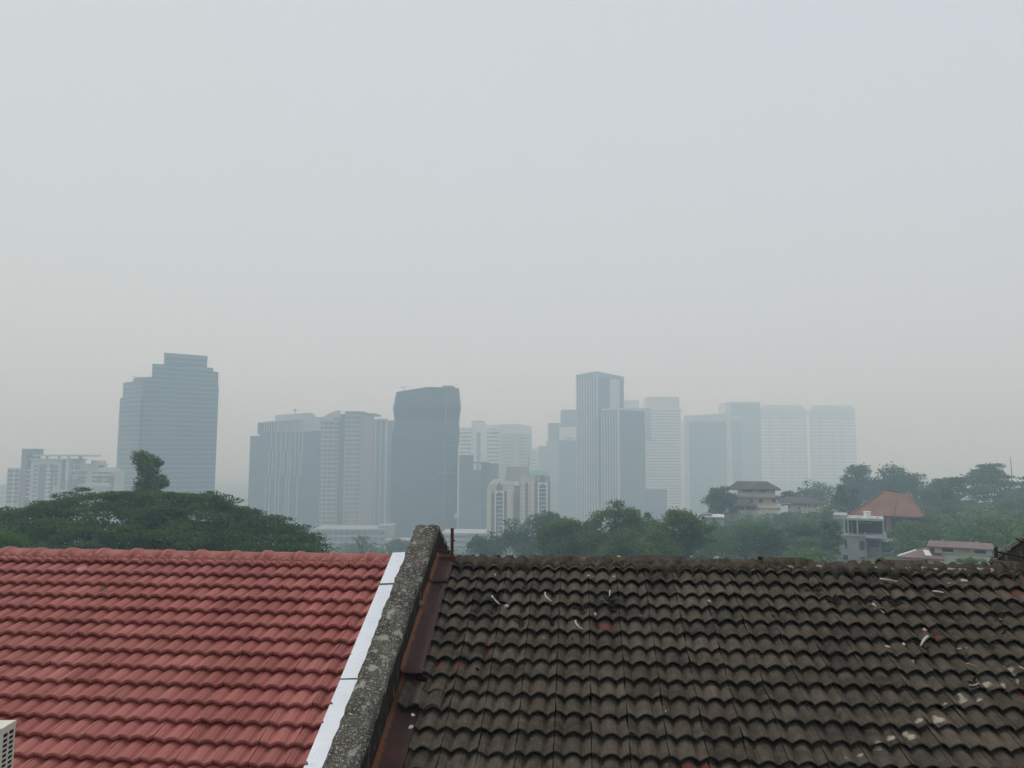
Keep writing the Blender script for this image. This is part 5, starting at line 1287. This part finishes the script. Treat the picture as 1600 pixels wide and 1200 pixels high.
tree('hedge_bush', 'low round hazy bush left of the bare tree above the red roof', 512, 600, 846, 876, 300, 'leaf_mid', 13, dens=.6, pads=24, leaf=3, cat='bush')
tree('round_tree', 'hazy dome shaped tree in front of the low beige wall', 592, 655, 839, 880, 330, 'leaf_dark', 14, dens=.6, leaf=3)
tree('round_tree', 'hazy dark tree right of the iron post below the cream apartments', 728, 812, 828, 890, 200, 'leaf_dark', 15, group=MG, dens=.6)
tree('round_tree', 'bluish tree overlapping the foot of the cream apartments', 776, 905, 796, 890, 190, 'leaf_dark', 16, group=MG, dens=.6, pads=34)
tree('round_tree', 'mid green tree, leftmost of the three near ones behind the dark roof', 836, 938, 795, 905, 122, 'leaf_mid', 17, group=MG, pads=40)
tree('round_tree', 'tallest mid green tree, middle of the three near ones behind the dark roof', 912, 1018, 778, 910, 116, 'leaf_mid', 18, group=MG, pads=44)
tree('round_tree', 'mid green tree, rightmost of the three near ones behind the dark roof', 1008, 1118, 783, 915, 112, 'leaf_mid', 19, group=MG, pads=44)
tree('round_tree', 'low mid green tree in front filling the gap between the near ones', 935, 1060, 818, 930, 104, 'leaf_mid', 20, group=MG, pads=40)
tree('round_tree', 'hazy green tree below the villa, left of centre', 1110, 1232, 806, 900, 152, 'leaf_hill', 22, group=HG, pads=40)
tree('round_tree', 'hazy green tree below the low cream house', 1190, 1318, 801, 900, 165, 'leaf_hill', 23, 'umbrella', group=HG, pads=60)
tree('forked_tree', 'thin crowned tree with forked limbs showing in front of the concrete house', 1225, 1322, 826, 905, 130, 'leaf_hill', 24, 'umbrella', dens=.28, group=HG, pads=26)
tree('round_tree', 'dark round tree standing left of the villa', 1095, 1158, 757, 825, 252, 'leaf_dark', 25, group=HG, pads=34)
tree('round_tree', 'dark round tree between the villa and the low cream house', 1212, 1256, 763, 800, 285, 'leaf_dark', 26, group=HG)
tree('round_tree', 'airy pale tree behind the low cream house', 1234, 1312, 747, 815, 300, 'leaf_hill', 27, group=HG, dens=.42, pads=30)
tree('round_tree', 'dark tree left of the orange roof', 1292, 1352, 752, 830, 240, 'leaf_dark', 28, group=HG, pads=34)
tree('round_tree', 'tall hill tree left of the highest one behind the orange roof', 1308, 1374, 721, 830, 305, 'leaf_dark', 29, group=HG, pads=110, dens=.7)
tree('round_tree', 'highest hill tree behind the orange roof', 1352, 1444, 716, 830, 295, 'leaf_dark', 30, group=HG, pads=110, dens=.7)
tree('round_tree', 'pale sparse tree right of the orange roof', 1412, 1470, 748, 830, 255, 'leaf_hill', 31, group=HG, dens=.4)
tree('rain_tree', 'spreading hill tree on the upper right slope, left of the summit tree', 1432, 1530, 733, 830, 262, 'leaf_hill', 32, 'umbrella', group=HG, pads=70, dens=.75)
tree('rain_tree', 'spreading summit tree at the upper right', 1488, 1604, 714, 830, 272, 'leaf_hill', 33, 'umbrella', group=HG, pads=80, dens=.75)
tree('rain_tree', 'spreading tree cut off by the right edge at the top of the slope', 1570, 1680, 730, 830, 258, 'leaf_hill', 34, 'umbrella', group=HG, pads=70, dens=.75)
tree('rain_tree', 'layered tree in the middle of the right slope, left half', 1430, 1545, 768, 870, 218, 'leaf_hill', 35, 'umbrella', group=HG, pads=80, dens=.75)
tree('rain_tree', 'layered tree in the middle of the right slope, right half', 1515, 1660, 762, 870, 205, 'leaf_hill', 36, 'umbrella', group=HG, pads=90, dens=.75)
tree('rain_tree', 'flat topped tree over the roof of the concrete house', 1380, 1500, 808, 890, 138, 'leaf_hill', 37, 'umbrella', group=HG, pads=70, dens=.7)
tree('rain_tree', 'flat topped tree behind the low white house', 1475, 1620, 803, 890, 128, 'leaf_hill', 38, 'umbrella', group=HG, pads=80, dens=.7)
tree('round_tree', 'rounded bush crown hiding the wall below the orange roof', 1398, 1448, 806, 860, 172, 'leaf_hill', 39, group=HG)
tree('hedge_bush', 'little green bush in front of the low white house', 1496, 1545, 869, 890, 88, 'leaf_bright', 40, leaf=3, pads=18, cat='bush')
tree('hedge_bush', 'yellow green bush just above the dark ridge in front of the forked tree', 1222, 1290, 862, 895, 95, 'leaf_bright', 41, leaf=3, pads=20, cat='bush')
tree('round_tree', 'dark tree behind the unfinished concrete house on its left', 1280, 1330, 815, 890, 175, 'leaf_dark', 42, group=HG, pads=34)
tree('round_tree', 'dark hill tree standing between the summit trees and the orange roof', 1432, 1500, 752, 850, 236, 'leaf_dark', 43, group=HG, pads=34, dens=.7)
for lab, a in (('low green tree on the open slope in front of the low cream house', (1236, 1312, 797, 840, 246)), ('low green tree on the slope right under the villa base', (1172, 1246, 802, 845, 238)),
               ('green tree growing against the foot of the villa wall', (1124, 1226, 795, 850, 243)), ('mid green tree joining the two right hand near trees behind the dark roof', (972, 1050, 799, 880, 128)),
               ('mid green tree between the leftmost near tree and the tallest one', (890, 960, 806, 880, 132)), ('hazy tree behind the gap right of the near trees', (1080, 1150, 812, 870, 185)),
               ('green tree leaning on the left wall of the unfinished concrete house', (1272, 1318, 806, 890, 140)),
               ('green tree below the low cream house, nearest the dark tree left of the orange roof', (1248, 1322, 793, 850, 222)), ('small green tree on the slope under the villa', (1205, 1262, 797, 850, 232)),
               ('green tree between the orange roof house and the right slope', (1428, 1490, 795, 860, 190)), ('green tree under the layered trees of the right slope', (1490, 1600, 800, 870, 172)),
               ('small green tree hiding the foot of the orange roofed house', (1376, 1420, 822, 880, 160)), ('green tree right of the unfinished concrete house', (1388, 1460, 834, 900, 128)), ('green tree between the flat roofed white building and the near trees', (1085, 1140, 818, 900, 165)),
               ('far green tree under the pale sparse tree right of the orange roof', (1440, 1510, 775, 850, 245))):
    tree('round_tree', lab, *a, 'leaf_hill', a[0], group=HG, pads=30, dens=.6)
print('ground at villa', at(1183, 805, 260), terrain(at(1183, 805, 260).x, 260), 'annex', at(1252, 798, 268), terrain(at(1252, 798, 268).x, 268), terrain(at(1252, 798, 250).x, 250))
def bare_tree():
    Y = 230.0; C0 = at(565, 862, Y); g = terrain(C0.x, Y); t = thing('bare_tree', 'leafless grey tree above the red ridge in front of the low white car park', 'tree', (C0.x, Y, g)); rng = random.Random(12); mb = MB()
    z0 = C0.z-g
    def br(p, d, L, r, n):
        q = p+d*L; mb.tube([tuple(p), tuple(p+d*L*.5+Vector((rng.uniform(-.1, .1), 0, 0))*L), tuple(q)], [r, r*.8, r*.6], 4)
        if n > 0:
            for k in range(3): dd = (d+Vector((rng.uniform(-.8, .8), rng.uniform(-.8, .8), rng.uniform(-.05, .45)))).normalized(); br(q, dd, L*rng.uniform(.62, .85), r*.55, n-1)
    mb.tube([(0, 0, -.5), (0, 0, z0-1.5)], [.35, .28], 6); tr = mb.build('trunk', M['bark_pale'], t); mb = MB(); globals()['_b'] = mb
    for k in range(4): br(Vector((0, 0, z0-1.6)), Vector((rng.uniform(-.7, .7), rng.uniform(-.5, .5), 1)).normalized(), 2.5, .22, 3)
    mb.build('branches', M['bark_pale'], t)
bare_tree()
m_ = MB(); P0 = at(1580, 730, 280); m_.tube([(P0.x, 280, terrain(P0.x, 280)), (P0.x, 280, at(1580, 714, 280).z)], [.25, .1], 5); o_ = m_.build('radio_mast', W_['slate'])
local_thing(o_, (P0.x, 280, terrain(P0.x, 280))); tag(o_, 'thin radio mast behind the summit tree at the upper right', 'mast')
# ------------------------------------------------------------------ what lies just past the frame and under the crowns
def undergrowth():
    rng = random.Random(91); ps = []
    houses = [(at(px, 800, Y).x, Y) for px, Y in ((1183, 260), (1252, 268), (1118, 200), (1390, 190), (1345, 150), (1505, 95), (1345, 262))]
    while len(ps) < 1500:
        y = 26+234*rng.random()**1.2; x = rng.uniform(-.85, .85)*y+rng.uniform(-14, 14)
        if any(abs(x-hx) < 15 and -16 < y-hy < 16 for hx, hy in houses): continue
        sx = 800+F*x/y
        if y < 150 and 1270 < sx < 1425 and y > 55: continue
        r = rng.uniform(1.3, 3.0)*(.7+y/300); z = terrain(x, y)
        ps.append(((x, y, z+r*.35), (r*1.3, r*1.3, r*.9), rng.uniform(.1, .7)))
    o = leaf_cloud('undergrowth', ps, 75000, 1.0, M['leaf_mid'], None, 92, .3); tag(o, 'shrubs and saplings covering the slope below the trees', kind='stuff')
undergrowth()
house_next = thing('terraced_house', 'terraced house under a brown tile roof past the far right parapet', 'house', (O.x+8.5, O.y-.7, 0))
tile_field('roof', house_next, M['dark_tile'], A_Q1+.08, A_Q1+6.4, ROWS, 51, detail=False)
tile_field('back_roof', house_next, M['dark_tile'], A_Q1+.08, A_Q1+6.4, ROWS, 52, fn=RB, detail=False)
slab('roof_deck', house_next, M['deck'], A_Q1-.02, A_Q1+6.4, ROWS*TG-.03, -.08, -.045); slab('back_roof_deck', house_next, M['deck'], A_Q1-.02, A_Q1+6.4, ROWS*TG-.03, -.08, -.045, fn=RB)
ridge_caps('ridge', house_next, M['dark_tile'], A_Q1+.02, A_Q1+6.4, .42, .15, .098, 53, rough=.6)
def next_walls():
    mb = MB(); e = (ROWS*TG-0.45)*math.cos(SL); P = [O+rV*a+hV*h for a, h in ((A_Q1+.05, e), (A_Q1+6.3, e), (A_Q1+6.3, -e), (A_Q1+.05, -e))]
    mb.prism([(p.x, p.y) for p in P], -1.0, O.z-(ROWS*TG-.45)*math.sin(SL)-.12); mb.build('wall', M['wall'], house_next, off=house_next.location)
next_walls()
